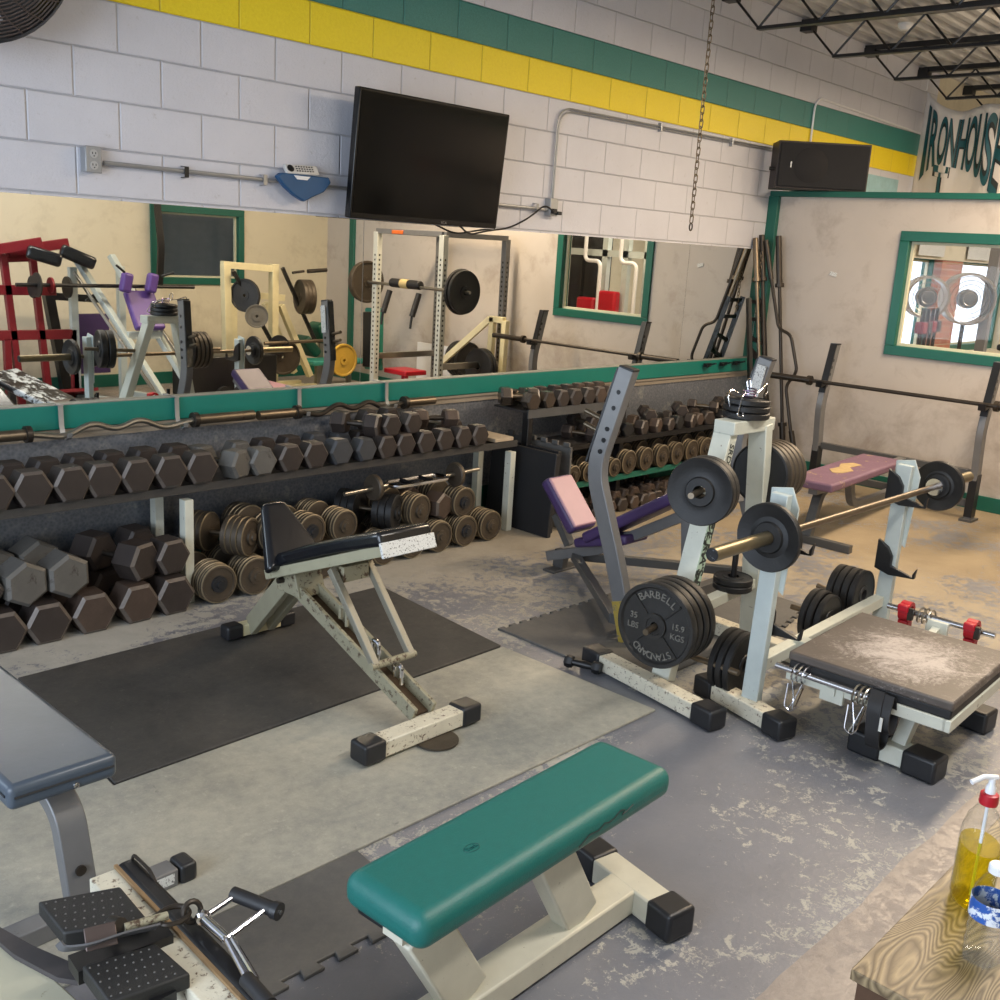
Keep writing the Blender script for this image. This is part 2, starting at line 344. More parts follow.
def m_brick():
    t = NT('red brick'); p = t.coord(True); sp = t.new('ShaderNodeSeparateXYZ'); t.link(p, sp.inputs[0]); cb = t.new('ShaderNodeCombineXYZ'); t.link(t.math('ADD', sp.outputs[0], sp.outputs[1]), cb.inputs[0]); t.link(sp.outputs[2], cb.inputs[1])
    b = t.new('ShaderNodeTexBrick'); b.inputs['Scale'].default_value = 1; b.inputs['Brick Width'].default_value = .21; b.inputs['Row Height'].default_value = .07; b.inputs['Mortar Size'].default_value = .006
    b.inputs['Color1'].default_value = (*lin(150, 86, 62), 1); b.inputs['Color2'].default_value = (*lin(178, 112, 84), 1); b.inputs['Mortar'].default_value = (*lin(170, 150, 130), 1); t.link(cb.outputs[0], b.inputs[0]); t.col(b.outputs[0]); return t.m
def m_chalk():
    t = NT('chalky black vinyl'); p = t.coord(True); mp = t.new('ShaderNodeMapping'); mp.inputs['Location'].default_value = (-3.73, 3.27, -.33); t.link(p, mp.inputs[0])
    ln = t.new('ShaderNodeVectorMath', operation='LENGTH'); t.link(mp.outputs[0], ln.inputs[0])
    k = t.math('SUBTRACT', t.math('ADD', t.math('MULTIPLY', t.noise(p, 5, 8, .8, 1.6), .6), t.math('ADD', t.math('MULTIPLY', t.noise(p, 60, 6, .9), .45), .12)), t.math('MULTIPLY', ln.outputs['Value'], .62))
    c = t.mix(t.noise(p, 9, 5), lin(70, 64, 60), lin(98, 90, 84)); c = t.mix(t.step(k, .47, .64), c, lin(176, 168, 164)); t.col(c); t.set(Roughness=.45); t.bump(t.noise(p, 60, 5), .2, .004); return t.m
def m_wicker():
    return mk('black fan grille', (84, 74, 70), .35, var=.3)
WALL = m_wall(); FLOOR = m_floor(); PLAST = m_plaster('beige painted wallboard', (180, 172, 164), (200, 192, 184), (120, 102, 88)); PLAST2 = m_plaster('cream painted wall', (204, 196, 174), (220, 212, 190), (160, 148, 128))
SHEET = m_sheet(); MAT_D = m_mat('dark rubber mat', (50, 50, 50), (80, 77, 73)); MAT_L = m_mat('worn grey rubber mat', (134, 135, 129), (182, 178, 163), (208, 202, 184)); MAT_F = m_mat('charcoal foam tile', (82, 82, 82), (104, 102, 98))
PLY = m_ply(); GLASS = m_glass('window glass'); MIRROR = m_mirror(); DECK = m_deck(); BRICK = m_brick(); CHALK = m_chalk()
GALV_D = mk('dusty galvanised shelf front', (96, 98, 100), .45, metal=.5, var=.3, vs=4, bump=.1)

# ================================================================ THE SETTING
XP = 8.033                                             # partition plane
m = MB().box((4.0, .12, 1.86), (14.2, .24, 3.72)); struct('wall_back', m, WALL)
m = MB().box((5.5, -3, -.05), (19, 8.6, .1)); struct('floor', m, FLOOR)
# corrugated deck
m = MB(); pts = []; x = -7.1
while x < .12:
    for dx, z in ((0, 3.66), (.045, 3.66), (.065, 3.70), (.125, 3.70)): pts.append((x+dx, z))
    x += .15
m.v = [V((y, a, z)) for y in (-3.0, 15.2) for a, z in pts]; n = len(pts)
m.f = [(i, i+1, n+i+1, n+i) for i in range(n-1)]; m.m = [0]*(n-1); m.box((6, -3.5, 3.76), (18.6, 7.2, .08)); struct('ceiling', m, DECK)
# front wall behind the camera (seen in the mirror), with a window
WY = -6.06
def wall_with_hole(name, axis, pos, a0, a1, z1, hole, thick, mat, z0=0):
    h0, h1, g0, g1 = hole; m = MB(); p = pos+(thick/2 if thick > 0 else thick/2); t = abs(thick)
    for (u0, u1, w0, w1) in ((a0, h0, z0, z1), (h1, a1, z0, z1), (h0, h1, z0, g0), (h0, h1, g1, z1)):
        c = ((u0+u1)/2, (w0+w1)/2); d = (abs(u1-u0), w1-w0)
        if axis == 'y': m.box((c[0], p, c[1]), (d[0], t, d[1]))
        else: m.box((p, c[0], c[1]), (t, d[0], d[1]))
    return struct(name, m, mat)
wall_with_hole('wall_front', 'y', WY, -3, 8.1, 3.66, (5.74, 6.78, 1.15, 1.87), -.1, PLAST2)
wall_with_hole('wall_partition', 'x', XP, -6.06, -.0, 2.25, (-2.25, -1.21, 1.13, 1.95), .1, PLAST)
def window(n, axis, pos, a0, a1, z0, z1, face, glass=True):
    w = .075; fr = MB(); d = .13; c = pos+face*-.045
    def bx(u0, u1, v0, v1, dd, mb, cc):
        if axis == 'y': mb.box(((u0+u1)/2, cc, (v0+v1)/2), (u1-u0, dd, v1-v0))
        else: mb.box((cc, (u0+u1)/2, (v0+v1)/2), (dd, u1-u0, v1-v0))
    o0, o1, q0, q1 = a0-w+.015, a1+w-.015, z0-w+.015, z1+w-.015
    for u0, u1, v0, v1 in ((o0, o1, q1-w, q1), (o0, o1, q0, q0+w), (o0, o0+w, q0+w, q1-w), (o1-w, o1, q0+w, q1-w)): bx(u0, u1, v0, v1, d, fr, c)
    f = struct('window_%d' % n, fr, tealD, .004)
    st = MB(); s = .02
    for u0, u1, v0, v1 in ((a0+.015, a1-.015, z1-.015-s, z1-.015), (a0+.015, a1-.015, z0+.015, z0+.015+s), (a0+.015, a0+.015+s, z0+.035, z1-.035), (a1-.015-s, a1-.015, z0+.035, z1-.035)): bx(u0, u1, v0, v1, .03, st, pos-face*.05)
    part('glazing_bead', st, mk('cream bead', (210, 206, 180), .5), f)
    g = MB(); bx(a0+.02, a1-.02, z0+.02, z1-.02, .006, g, pos-face*.05); part('pane', g, GLASS, f)
    return f
window(1, 'x', XP, -2.25, -1.21, 1.13, 1.95, -1)
window(2, 'y', WY, 5.74, 6.78, 1.15, 1.87, 1)
# partition trim
m = MB().box((XP+.045, -3.04, 2.27), (.15, 6.08, .045)); struct('trim_1', m, tealD, .003)
m = MB().box((XP-.02, -.045, 1.125), (.05, .09, 2.25)); struct('trim_2', m, tealD, .004)
m = MB().box((XP-.012, -5.55, 1.12), (.035, .09, 2.24)); struct('trim_3', m, tealD, .004)
m = MB().box((XP-.012, -3.1, .055), (.024, 5.9, .11)); struct('baseboard_right', m, tealD, .003)
m = MB().box((2.5, WY+.012, .065), (11, .024, .13)); struct('baseboard_front', m, tealD, .003)
# mirror wall: panels, timber rail, sheet metal, painted kick strip
for a, b, lb in ((-1.2, 3.70, 'long frameless wall mirror panel above the green rail, left of and under the television'), (3.704, 6.885, 'frameless wall mirror panel between the television and the hanging chain, above the green rail'), (6.889, 7.97, 'short frameless mirror panel nearest the corner, reflecting the leaning bars')):
    solo('wall_mirror', MB().box(((a+b)/2, -.004, 1.368), (b-a, .008, .895)), MIRROR, lb, 'mirror', None)
for cx in (2.6, 5.95, 7.3): pass
m = MB().box((3.35, -.022, .864), (9.24, .044, .108)); struct('trim_4', m, teal, .004)
m = MB().box((3.35, -.022, .9195), (9.24, .044, .003)); struct('trim_5', m, mk('grimy ledge top', (132, 136, 128), .5))
m = MB().box((3.35, -.018, .80), (9.24, .036, .016)).box((3.35, -.012, .775), (9.24, .024, .03)); struct('trim_6', m, mk('dusty raw timber', (146, 136, 122), .6, vs=20))
m = MB().box((3.35, -.006, .48), (9.24, .012, .56)); struct('trim_7', m, SHEET)
m = MB().box((3.35, -.012, .205), (9.24, .024, .02)); struct('trim_8', m, galv)
m = MB().box((3.35, -.008, .10), (9.24, .016, .195)); struct('baseboard_back', m, tealD)
# hangers of the curl bars
for i, (hx, lb) in enumerate(((1.97, 'over the zigzag part of the leftmost curl bar'), (2.535, 'at the right grip of the leftmost curl bar'), (3.25, 'over the left end of the second curl bar'), (3.855, 'near the right end of the second curl bar'))):
    m = MB().path([(hx, -.062, .926), (hx, -.065, .83), (hx, -.075, .80), (hx, -.12, .778), (hx, -.145, .79), (hx, -.148, .81)], .022, .004, (1, 0, 0)).box((hx, -.045, .922), (.022, .05, .004))
    solo('bar_hanger', m, galv, 'galvanised strap hook on the green rail, '+lb, 'hook', 'strap hooks on the green rail')
for i, (hx, lb) in enumerate(((7.22, 'farthest from the corner'), (7.46, 'middle one'), (7.66, 'closest to the corner'))):
    m = MB().box((hx, -.065, .885), (.10, .012, .03)).beam((hx, -.06, .88), (hx, -.14, .905), .03, .012).box((hx-.03, -.075, .88), (.02, .03, .02))
    solo('rail_hook', m, blackp, 'small black hook on the green rail under the last mirror, '+lb, 'hook', 'black hooks on the green rail')
# joists, banner room and store front beyond the partition
jl = ['above the hanging chain', 'above the loudspeaker', 'beyond the loudspeaker', 'ending beside the white banner', 'showing past the banner', 'second farthest of the row', 'farthest of the row', 'over the television end of the room', 'over the middle of the room', 'over the left of the room', 'over the near left of the room']
for i, jx in enumerate((7.04, 8.22, 9.40, 10.59, 11.78, 12.96, 14.1, 5.86, 4.68, 3.5, 2.3)):
    j = thing('roof_joist', 'black open web steel roof joist '+jl[i], 'joist', (jx, 0, 0), 'roof joists')
    part('top_chord', MB().box((jx-.022, -3.3, 3.62), (.034, 6.6, .045)).box((jx+.022, -3.3, 3.62), (.034, 6.6, .045)).box((jx, -.05, 3.585), (.10, .10, .07)), blackp, j)
    part('bottom_chord', MB().box((jx, -3.4, 3.345), (.055, 6.2, .022)), blackp, j)
    w = MB(); y = -.07; up = True
    w.tube([(jx, -.07, 3.58), (jx, -.30, 3.35)], .009, 6); y = -.30; k = 0
    while y > -6.3:
        y2 = y-.235; w.tube([(jx, y, 3.35 if k % 2 == 0 else 3.6), (jx, y2, 3.6 if k % 2 == 0 else 3.35)], .009, 6); y = y2; k += 1
    part('web', w, blackp, j)
solo('ceiling_smoke_detector', MB().lathe((8.75, -.62, 3.66), (0, 0, -1), [(.06, 0), (.06, .02), (.035, .05), (.01, .055)], 20), whitepl, 'small round white detector under the roof deck near the loudspeaker', 'detector')
for i, (lx, ly, s) in enumerate(((6.0, -3.3, 'over the middle of the gym floor'), (2.6, -4.6, 'over the viewer end of the gym'), (9.6, -2.6, 'just beyond the partition'), (12.4, -3.0, 'deep in the room beyond the partition'))):
    t = thing('ceiling_light', 'long white strip light '+s, 'lamp', (lx, ly, 3.3), 'strip lights')
    part('housing', MB().box((lx, ly, 3.31), (2.44, .34, .05)), whitepl, t, .004)
    part('hanger', MB().cyl((lx-.9, ly, 3.33), (lx-.9, ly, 3.66), .006, 6).cyl((lx+.9, ly, 3.33), (lx+.9, ly, 3.66), .006, 6), steel, t)
# store front of the far room
m = MB().box((13.05, .12, .40), (3.9, .24, .8)).box((13.05, .12, 2.8), (3.9, .24, 1.9)).box((14.6, .12, 1.32), (.8, .24, 1.05)); struct('wall_far_front', m, PLAST2)
m = MB().box((12.2, .10, 1.32), (.62, .22, 1.05)); struct('wall_far_pier', m, BRICK)
window(3, 'y', .10, 11.15, 11.89, .86, 1.85, -1); window(4, 'y', .10, 12.52, 14.15, .86, 1.85, -1)
m = MB().box((15.1, -3, 1.83), (.2, 6.5, 3.66)); struct('wall_far', m, PLAST2)
m = MB().box((5.0, -8.0, 1.83), (10, .2, 3.66)).box((4.2, -7.1, 1.83), (.2, 1.8, 3.66)).box((8.2, -7.1, 1.83), (.2, 1.8, 3.66)); struct('wall_side_room', m, mk('grey side room wall', (150, 152, 150), .6))
m = MB().box((6.35, -7.86, 1.0), (.8, .06, 2.0)); struct('door_1', m, mk('grey panel door', (112, 112, 112), .5))
m = MB().box((11.6, -6.12, 1.83), (7.1, .12, 3.66)); struct('wall_far_rear', m, PLAST2)

# ================================================================ WALL FITTINGS
t = thing('television', 'large black flat television tilted forward on the striped block wall', 'television', (4.1, 0, 2.15)); tv = t
R_ = Matrix.Rotation(math.radians(5.4), 3, 'X')
tc = V((4.035, -.165, 2.138)); W_, H_ = 1.103, .645
part('bezel', MB().box(tc, (W_, .045, H_), R_), mk('glossy black bezel', (16, 16, 18), .25), t, .006)
part('screen', MB().box(tc+R_@V((0, -.0235, .008)), (W_-.03, .004, H_-.045), R_), mk('dark screen', (5, 6, 8), .12, spec=.3), t)
part('wall_bracket', MB().box((4.07, -.012, 2.15), (.4, .02, .3)).box((3.95, -.08, 2.15), (.04, .14, .28)).box((4.19, -.08, 2.15), (.04, .14, .28)), blackp, t)
me = text('logo', 'RCA', .022, frame(tc+R_@V((.12, -.0235, -H_/2+.012)), (1, 0, 0), R_@V((0, 0, 1))), silv, t); joined('logo', [me], silv, t)
# loudspeaker on the partition corner
t = thing('loudspeaker', 'big black loudspeaker box lying on top of the partition corner', 'speaker', (8.05, -.42, 2.293))
sz = (.27, .72, .36); a = Matrix.Rotation(math.radians(40), 3, 'Z'); sc = V((8.02, -.40, 2.475))
part('cabinet', MB().box(sc, sz, a), mk('dark brown vinyl cabinet', (44, 36, 34), .5), t, .004)
part('grille', MB().box(sc+a@V((-.153, 0, 0)), (.016, .69, .33), a), mk('black cloth grille', (20, 20, 24), .8, bump=.3), t, .004)
part('driver', MB().lathe(sc+a@V((-.160, .10, 0)), a@V((-1, 0, 0)), [(.135, 0), (.13, .003), (.05, .004), (.0, .006)], 32), mk('faint speaker cone', (22, 21, 24), .8), t)
part('badge', MB().box(sc+a@V((-.163, .255, .0)), (.003, .010, .045), a), chrome, t)
part('rear_knob', MB().cyl(sc+a@V((-.05, .36, -.03)), sc+a@V((-.05, .40, -.03)), .015), blackp, t)
# outlet, conduits
t = thing('wall_outlet', 'grey surface mounted double outlet box at the left end of the wall conduit', 'outlet', (2.165, -.03, 1.98))
part('box', MB().box((2.165, -.025, 1.98), (.07, .05, .105)), galv, t, .004)
part('cover_plate', MB().box((2.165, -.053, 1.98), (.072, .006, .11)), mk('grey plate', (150, 152, 154), .4, metal=.3), t, .003)
for dz in (.024, -.024):
    r = part('socket', MB().lathe((2.165, -.056, 1.98+dz), (0, -1, 0), [(.018, 0), (.018, .003)], 16), mk('pale socket', (176, 176, 176), .4), t)
    part('slot', MB().box((2.158, -.0595, 1.98+dz+.003), (.003, .002, .009)).box((2.172, -.0595, 1.98+dz+.003), (.003, .002, .009)).box((2.165, -.0595, 1.98+dz-.009), (.005, .002, .005)), blackp, r)
t = thing('wall_conduit', 'straight galvanised conduit running along the wall behind the television', 'conduit', (3.7, -.02, 1.96))
part('pipe', MB().cyl((2.225, -.022, 1.972), (5.2, -.022, 1.962), .0105, 10), galv, t)
for cx in (2.62, 3.05, 5.08): part('clip', MB().path([(cx, -.0, 1.994), (cx, -.036, 1.992), (cx, -.036, 1.945), (cx, -.0, 1.943)], .022, .003, (1, 0, 0)), blackp if cx < 2.7 else galv, t)
t = thing('bent_conduit', 'pair of thin conduits rising from the junction box and bending right towards the loudspeaker', 'conduit', (5.24, -.02, 2.3))
for dz, dx in ((0, 0), (-.017, .016)):
    part('pipe', MB().tube(arc([(5.225+dx, -.018, 2.02), (5.235+dx, -.018, 2.595+dz), (8.0, -.018, 2.62+dz)], .14, 8), .0055, 8), galv, t)
for cx in (6.35, 7.3): part('clip', MB().box((cx, -.014, 2.60), (.015, .028, .06)), galv, t)
t = thing('junction_box', 'small grey junction box with plugs right of the television', 'outlet', (5.22, -.03, 1.975))
part('box', MB().box((5.225, -.025, 1.98), (.075, .05, .11)), galv, t, .004)
part('plug', MB().box((5.21, -.062, 1.955), (.035, .028, .03)).box((5.255, -.062, 1.945), (.04, .028, .022)), blackp, t, .004)
part('power_cord', MB().tube(arc([(5.2, -.07, 1.95), (5.1, -.08, 1.99), (4.98, -.06, 1.90), (4.82, -.05, 1.83), (4.6, -.05, 1.80), (4.45, -.07, 1.77), (4.3, -.12, 1.83)], .08, 6), .0055, 7), blackp, tv)
solo('thin_conduit', MB().tube(arc([(8.55, -.015, 2.30), (8.55, -.015, 3.03), (8.62, -.015, 3.10), (10.8, -.015, 3.055)], .1, 8), .009, 8), whitepl, 'thin white painted pipe bending along the teal stripe above the loudspeaker', 'conduit')
# remote in its blue holder
t = thing('remote_holder', 'blue plastic pointed holder hooked over the wall conduit', 'holder', (3.25, -.06, 1.95))
pl = [(-.165, .035), (-.14, .055), (.15, .055), (.165, .03), (.12, -.02), (.05, -.05), (0, -.075), (-.06, -.05), (-.12, -.01)]
part('pocket', MB().prism(pl, (3.26, -.04, 1.955), (1, 0, 0), (0, 0, 1), .035), blue, t, .006)
part('slot_rim', MB().prism([(-.05, 0), (.05, 0), (.03, -.018), (-.03, -.018)], (3.24, -.076, 2.003), (1, 0, 0), (0, 0, 1), .004), whitepl, t)
t = thing('remote_control', 'silver white remote control lying on the blue holder', 'remote', (3.26, -.06, 2.02))
rm = Matrix.Rotation(math.radians(-2), 3, 'Y')@Matrix.Rotation(math.radians(-30), 3, 'X'); rc = V((3.25, -.055, 2.032))
part('body', MB().box(rc, (.20, .022, .05), rm), mk('silver plastic', (206, 204, 200), .35), t, .006)
part('dial', MB().lathe(rc+rm@V((-.072, -.011, 0)), rm@V((0, -1, 0)), [(.019, 0), (.019, .003), (.008, .004), (.007, .001)], 16), blackp, t)
m = MB()
for i in range(7):
    for j in range(3): m.box(rc+rm@V((-.035+i*.016, -.0125, (j-1)*.012)), (.007, .004, .005), rm)
part('buttons', m, cap, t)
t = thing('drum_fan', 'large round black drum fan mounted high on the wall, cut by the picture corner', 'fan', (1.62, -.3, 2.72))
fc = V((1.615, -.33, 2.735)); ax = V((.1, -1, -.18)).normalized(); m = MB()
X_ = ax.orthogonal().normalized(); Y_ = ax.cross(X_)
for r in [.04+.0135*i for i in range(26)]:
    dd = .06*(1-(r/.4)**2); m.tube([fc+ax*dd+(X_*math.cos(a*PI/18)+Y_*math.sin(a*PI/18))*r for a in range(36)], .0035, 5, closed=True)
for a in range(24):
    c_, s_ = math.cos(a*PI/12), math.sin(a*PI/12)
    m.tube([fc+ax*(.06*(1-(r/.4)**2)+.004)+(X_*math.cos(a*PI/12+r*2)+Y_*math.sin(a*PI/12+r*2))*r for r in (.05, .15, .25, .33, .385)], .003, 5)
part('grille', m, m_wicker(), t)
part('housing', MB().lathe(fc-ax*.22, ax, [(.40, 0), (.40, .22), (.385, .235), (.385, .0)], 48, cap=False), blackp, t)
m = MB()
for a in range(4):
    d = (X_*math.cos(a*PI/2)+Y_*math.sin(a*PI/2)); e = ax.cross(d)
    m.add([fc-ax*.10+d*.05-e*.03-ax*.02, fc-ax*.10+d*.05+e*.03+ax*.02, fc-ax*.10+d*.36+e*.09+ax*.03, fc-ax*.10+d*.36-e*.09-ax*.03], [(0, 1, 2, 3)])
part('blades', m, greyd, t); part('motor', MB().lathe(fc-ax*.2, ax, [(.06, 0), (.075, .03), (.075, .14), (.04, .17)], 24), blackp, t)
part('arm', MB().beam(fc-ax*.1+V((.0, 0, .4)), (1.6, 0, 3.2), .04, .04), blackp, t)
# hanging chain
t = thing('hanging_chain', 'steel link chain hanging from the ceiling in front of the mirror wall', 'chain', (5.98, -.6, 2.0)); m = MB()
z = 3.58; k = 0
while z > 1.93:
    pts = []
    for i in range(12):
        a = 2*PI*i/12; u = .0125*math.cos(a); w = .0145*math.sin(a)+(.013 if math.sin(a) > 0 else -.013)
        pts.append((5.98+(u if k % 2 else 0)-.004*(k % 2), -.6+(0 if k % 2 else u), z+w))
    m.tube(pts, .0038, 6, closed=True); z -= .0425; k += 1
o = part('links', m, steelw, t, label='grey steel links'); part('end_link', MB().tube([(5.98+.016*math.cos(2*PI*i/12), -.6, 1.915+.024*math.sin(2*PI*i/12)) for i in range(12)], .005, 6, closed=True), darksteel, t)
part('ceiling_hook', MB().cyl((5.98, -.6, 3.58), (5.98, -.6, 3.66), .006, 6), darksteel, t)
for i, (x, y, z, s) in enumerate(((XP-.006, -.64, 1.655, 'on the beige partition left of the teal window'),)):
    solo('wall_sticker', MB().box((x, y, z), (.003, .06, .03), Matrix.Rotation(.2, 3, 'X')), lab, 'small peeling white sticker '+s, 'sticker')
solo('paper_poster', MB().box((9.3, -.004, 2.45), (2.3, .004, .26)), mk('pale blue poster', (150, 190, 200), .5, var=.3, vs=9), 'pale blue poster strip on the block wall right of the loudspeaker', 'poster')
solo('white_notice', MB().box((8.62, -.012, 2.47), (.14, .004, .22)), lab, 'small white printed notice beside the loudspeaker', 'notice')
# banner
t = thing('wall_banner', 'white banner with teal arched lettering hanging under the joists beyond the partition', 'banner', (10.75, -1.1, 2.9))
NX, NZ = 60, 20; L_, T_, B_ = 1.75, 3.46, 2.15; m = MB()
def ban(u, v):                                         # u 0..1 away from the wall, v 0..1 up
    y = -.02-L_*u; top = T_-.17*math.sin(min(u/.25, 1)*PI/2)-.05*max(0, math.sin(u*9))
    x = 10.75+.04*math.sin(u*24+v*2)*(.3+.7*v)+.012*math.sin(u*60)*v-.05*math.sin(u*PI)
    return V((x, y, B_+(top-B_)*v))
m.v = [ban(i/NX, j/NZ) for i in range(NX+1) for j in range(NZ+1)]; q = NZ+1
m.f = [(i*q+j, i*q+j+1, (i+1)*q+j+1, (i+1)*q+j) for i in range(NX) for j in range(NZ)]; m.m = [0]*len(m.f)
o = part('cloth', m, mk('white vinyl cloth', (222, 216, 208), .35, var=.05), t, sharp=80); sm = o.modifiers.new('thick', 'SOLIDIFY'); sm.thickness = .004
def glyph(s, u, v, sx, sy, bold, off):
    me = text('g', s, 1, Matrix.Identity(4), ink, ext=0, bold=bold); mb = MB()
    xs = [p.co.x for p in me.vertices]; w = max(xs)-min(xs); ys = [p.co.y for p in me.vertices]; y0, y1 = min(ys), max(ys)
    for p in me.vertices:
        uu_ = u+(p.co.x-(max(xs)+min(xs))/2)/w*sx; k = (p.co.y-y0)/(y1-y0)
        arc_ = -(10 if uu_ < .165 else 2.9)*(uu_-.165)**2; vb = v+max(arc_, -.36); vt = .93; 
        vv = (vb+(vt-vb)*k) if sy is None else v+sy*k
        b = ban(uu_, min(.97, max(.02, vv))); mb.v.append(b+V((-off, 0, 0)))
    mb.f = [tuple(p.vertices) for p in me.polygons]; mb.m = [0]*len(mb.f); return mb
big_o, big = MB(), MB()
for i, ch in enumerate('IRONHOUSE'):
    u = .045+i*.0525; sx = .022 if ch == 'I' else .046
    for mb_, b_, of in ((big_o, .035, .010), (big, .0, .016)):
        g = glyph(ch, u, .53, sx*(1.14 if mb_ is big_o else 1), None, b_, of); n = len(mb_.v); mb_.v += g.v; mb_.f += [tuple(n+i_ for i_ in f) for f in g.f]; mb_.m += g.m
for s, u, v, sx, sy in (('T', .165, .10, .085, .42),):
    for mb_, b_, of in ((big_o, .04, .010), (big, .0, .016)):
        g = glyph(s, u, v, sx*(1.15 if mb_ is big_o else 1), sy, b_, of); n = len(mb_.v); mb_.v += g.v; mb_.f += [tuple(n+i_ for i_ in f) for f in g.f]; mb_.m += g.m
part('letter_outline', big_o, ink, t); part('lettering', big, mk('teal print', (26, 84, 92), .4, var=.1), t)
part('eyelet_cord', MB().tube([(10.75, -.03, 3.46), (10.75, -.03, 3.62)], .004, 5).tube([(10.75, -1.0, 3.3), (10.72, -1.0, 3.6)], .004, 5), whitepl, t)

# ================================================================ BARS AND RACKS ON THE MIRROR WALL
def curlbar(label, y, z, a, b, c, d, amp):
    t = thing('curl_bar', label, 'barbell', ((a+d)/2, y, z), 'curl bars hung under the green rail')
    part('sleeve', MB().cyl((a, y, z), (b, y, z), .0245, 16), steelw, t); part('sleeve', MB().cyl((c, y, z), (d, y, z), .0245, 16), steelw, t)
    for x in (b, c): part('collar', MB().cyl((x-.012, y, z), (x+.012, y, z), .037, 20), darksteel, t)
    L = c-b; pts = [(b, y, z), (b+.08*L, y, z-.01)]+[(b+f*L, y-.0, z+amp*s) for f, s in ((.20, -.9), (.36, 1.0), (.50, -.5), (.64, 1.0), (.80, -.9))]+[(c-.08*L, y, z-.01), (c, y, z)]
    part('grip_bar', MB().tube(arc(pts, .05, 5), .0135, 10), steel if 'leftmost' in label else darksteel, t)
    return t
curlbar('bright zigzag curl bar, leftmost of those hung under the green rail', -.115, .815, 1.42, 1.80, 2.60, 2.93, .030)
curlbar('dark zigzag curl bar hung under the green rail above the middle dumbbells', -.115, .808, 2.96, 3.20, 3.95, 4.18, .032)
DB = {}
def hexdb(R, th, hl, mat, hm=darksteel):
    key = (R, th, hl, mat.name)
    if key not in DB:
        q = R*.86
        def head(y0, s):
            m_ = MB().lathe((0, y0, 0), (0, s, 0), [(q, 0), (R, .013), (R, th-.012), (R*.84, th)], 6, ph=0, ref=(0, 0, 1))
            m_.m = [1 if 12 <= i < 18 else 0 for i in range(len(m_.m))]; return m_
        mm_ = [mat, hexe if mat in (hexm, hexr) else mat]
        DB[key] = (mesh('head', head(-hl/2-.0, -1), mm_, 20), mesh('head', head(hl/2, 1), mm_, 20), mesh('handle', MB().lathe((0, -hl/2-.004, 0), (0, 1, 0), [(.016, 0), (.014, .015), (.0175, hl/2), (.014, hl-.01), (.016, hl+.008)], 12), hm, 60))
    return DB[key]
def platedb(R, th, hl, mat, n=6):
    key = (R, th, hl, n, mat.name)
    if key not in DB:
        def head(y0, s):
            pr = []; w = th/n
            for i in range(n):
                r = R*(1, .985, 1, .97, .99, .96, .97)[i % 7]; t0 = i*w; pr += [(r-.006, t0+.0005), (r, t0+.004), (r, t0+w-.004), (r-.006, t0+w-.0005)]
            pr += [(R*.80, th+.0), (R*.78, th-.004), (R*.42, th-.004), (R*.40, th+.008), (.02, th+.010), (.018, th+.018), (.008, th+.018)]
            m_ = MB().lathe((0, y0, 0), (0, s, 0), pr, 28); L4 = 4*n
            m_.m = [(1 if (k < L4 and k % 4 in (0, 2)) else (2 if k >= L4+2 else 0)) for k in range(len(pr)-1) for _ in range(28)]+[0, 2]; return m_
        mm_ = [mat, rim_highlight if mat is iron_b else mat, cap if n == 7 or n == 5 else mat]
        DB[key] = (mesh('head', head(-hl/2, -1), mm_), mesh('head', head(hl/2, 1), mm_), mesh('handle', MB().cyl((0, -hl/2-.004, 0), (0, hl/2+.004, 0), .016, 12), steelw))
    return DB[key]
def put_db(ms, loc, rot, label, group, tilt=0, roll=0, cat='dumbbell', name='hex_dumbbell'):
    o = bpy.data.objects.new(name, None); C.objects.link(o); o.location = loc; o.rotation_euler = (tilt, roll, rot); o.empty_display_size = .05
    o['label'] = label; o['category'] = cat; o['group'] = group
    for nm, me in zip(('head', 'head', 'handle'), ms):
        c = bpy.data.objects.new(nm, me); C.objects.link(c); c.parent = o
    return o
# long left rack
def rack_frame(name, label, x0, x1, shelves, posts, yf=-.40):
    t = thing(name, label, 'rack', ((x0+x1)/2, -.25, 0))
    for z, h, mt, y0 in shelves:
        s = part('shelf', MB().box(((x0+x1)/2, (yf+y0)/2, z-.008), (x1-x0, abs(yf-y0), .012)), mk('rack shelf', (58, 56, 56), .5, metal=.3, bump=.2), t)
        part('shelf_lip', MB().box(((x0+x1)/2, yf-.004, z-h/2+.006), (x1-x0, .008, h)), mt, s)
    for px, y, z0, z1, mt in posts: part('post', MB().box((px, y, (z0+z1)/2), (.045, .05, z1-z0)), mt, t, .002)
    return t
rack_frame('dumbbell_rack', 'long rack with dark shelf on chipped white posts, full of large hexagonal dumbbells', .9, 4.62, [(.568, .038, mk('dark pitted lip', (62, 60, 58), .5, var=.4, vs=20, bump=.4), -.08)],
    [(2.40, -.375, 0, .50, cream), (2.40, -.10, 0, .56, cream), (4.60, -.375, 0, .50, cream), (4.60, -.10, 0, .56, cream), (1.0, -.375, 0, .50, cream)])
UPA = [1.38, 1.535, 1.65+.04, 1.845, 1.99, 2.14, 2.30, 2.46, 2.62, 2.79, 2.945, 3.10, 3.26, 3.42, 3.56, 3.70, 3.85, 3.99, 4.13, 4.27]
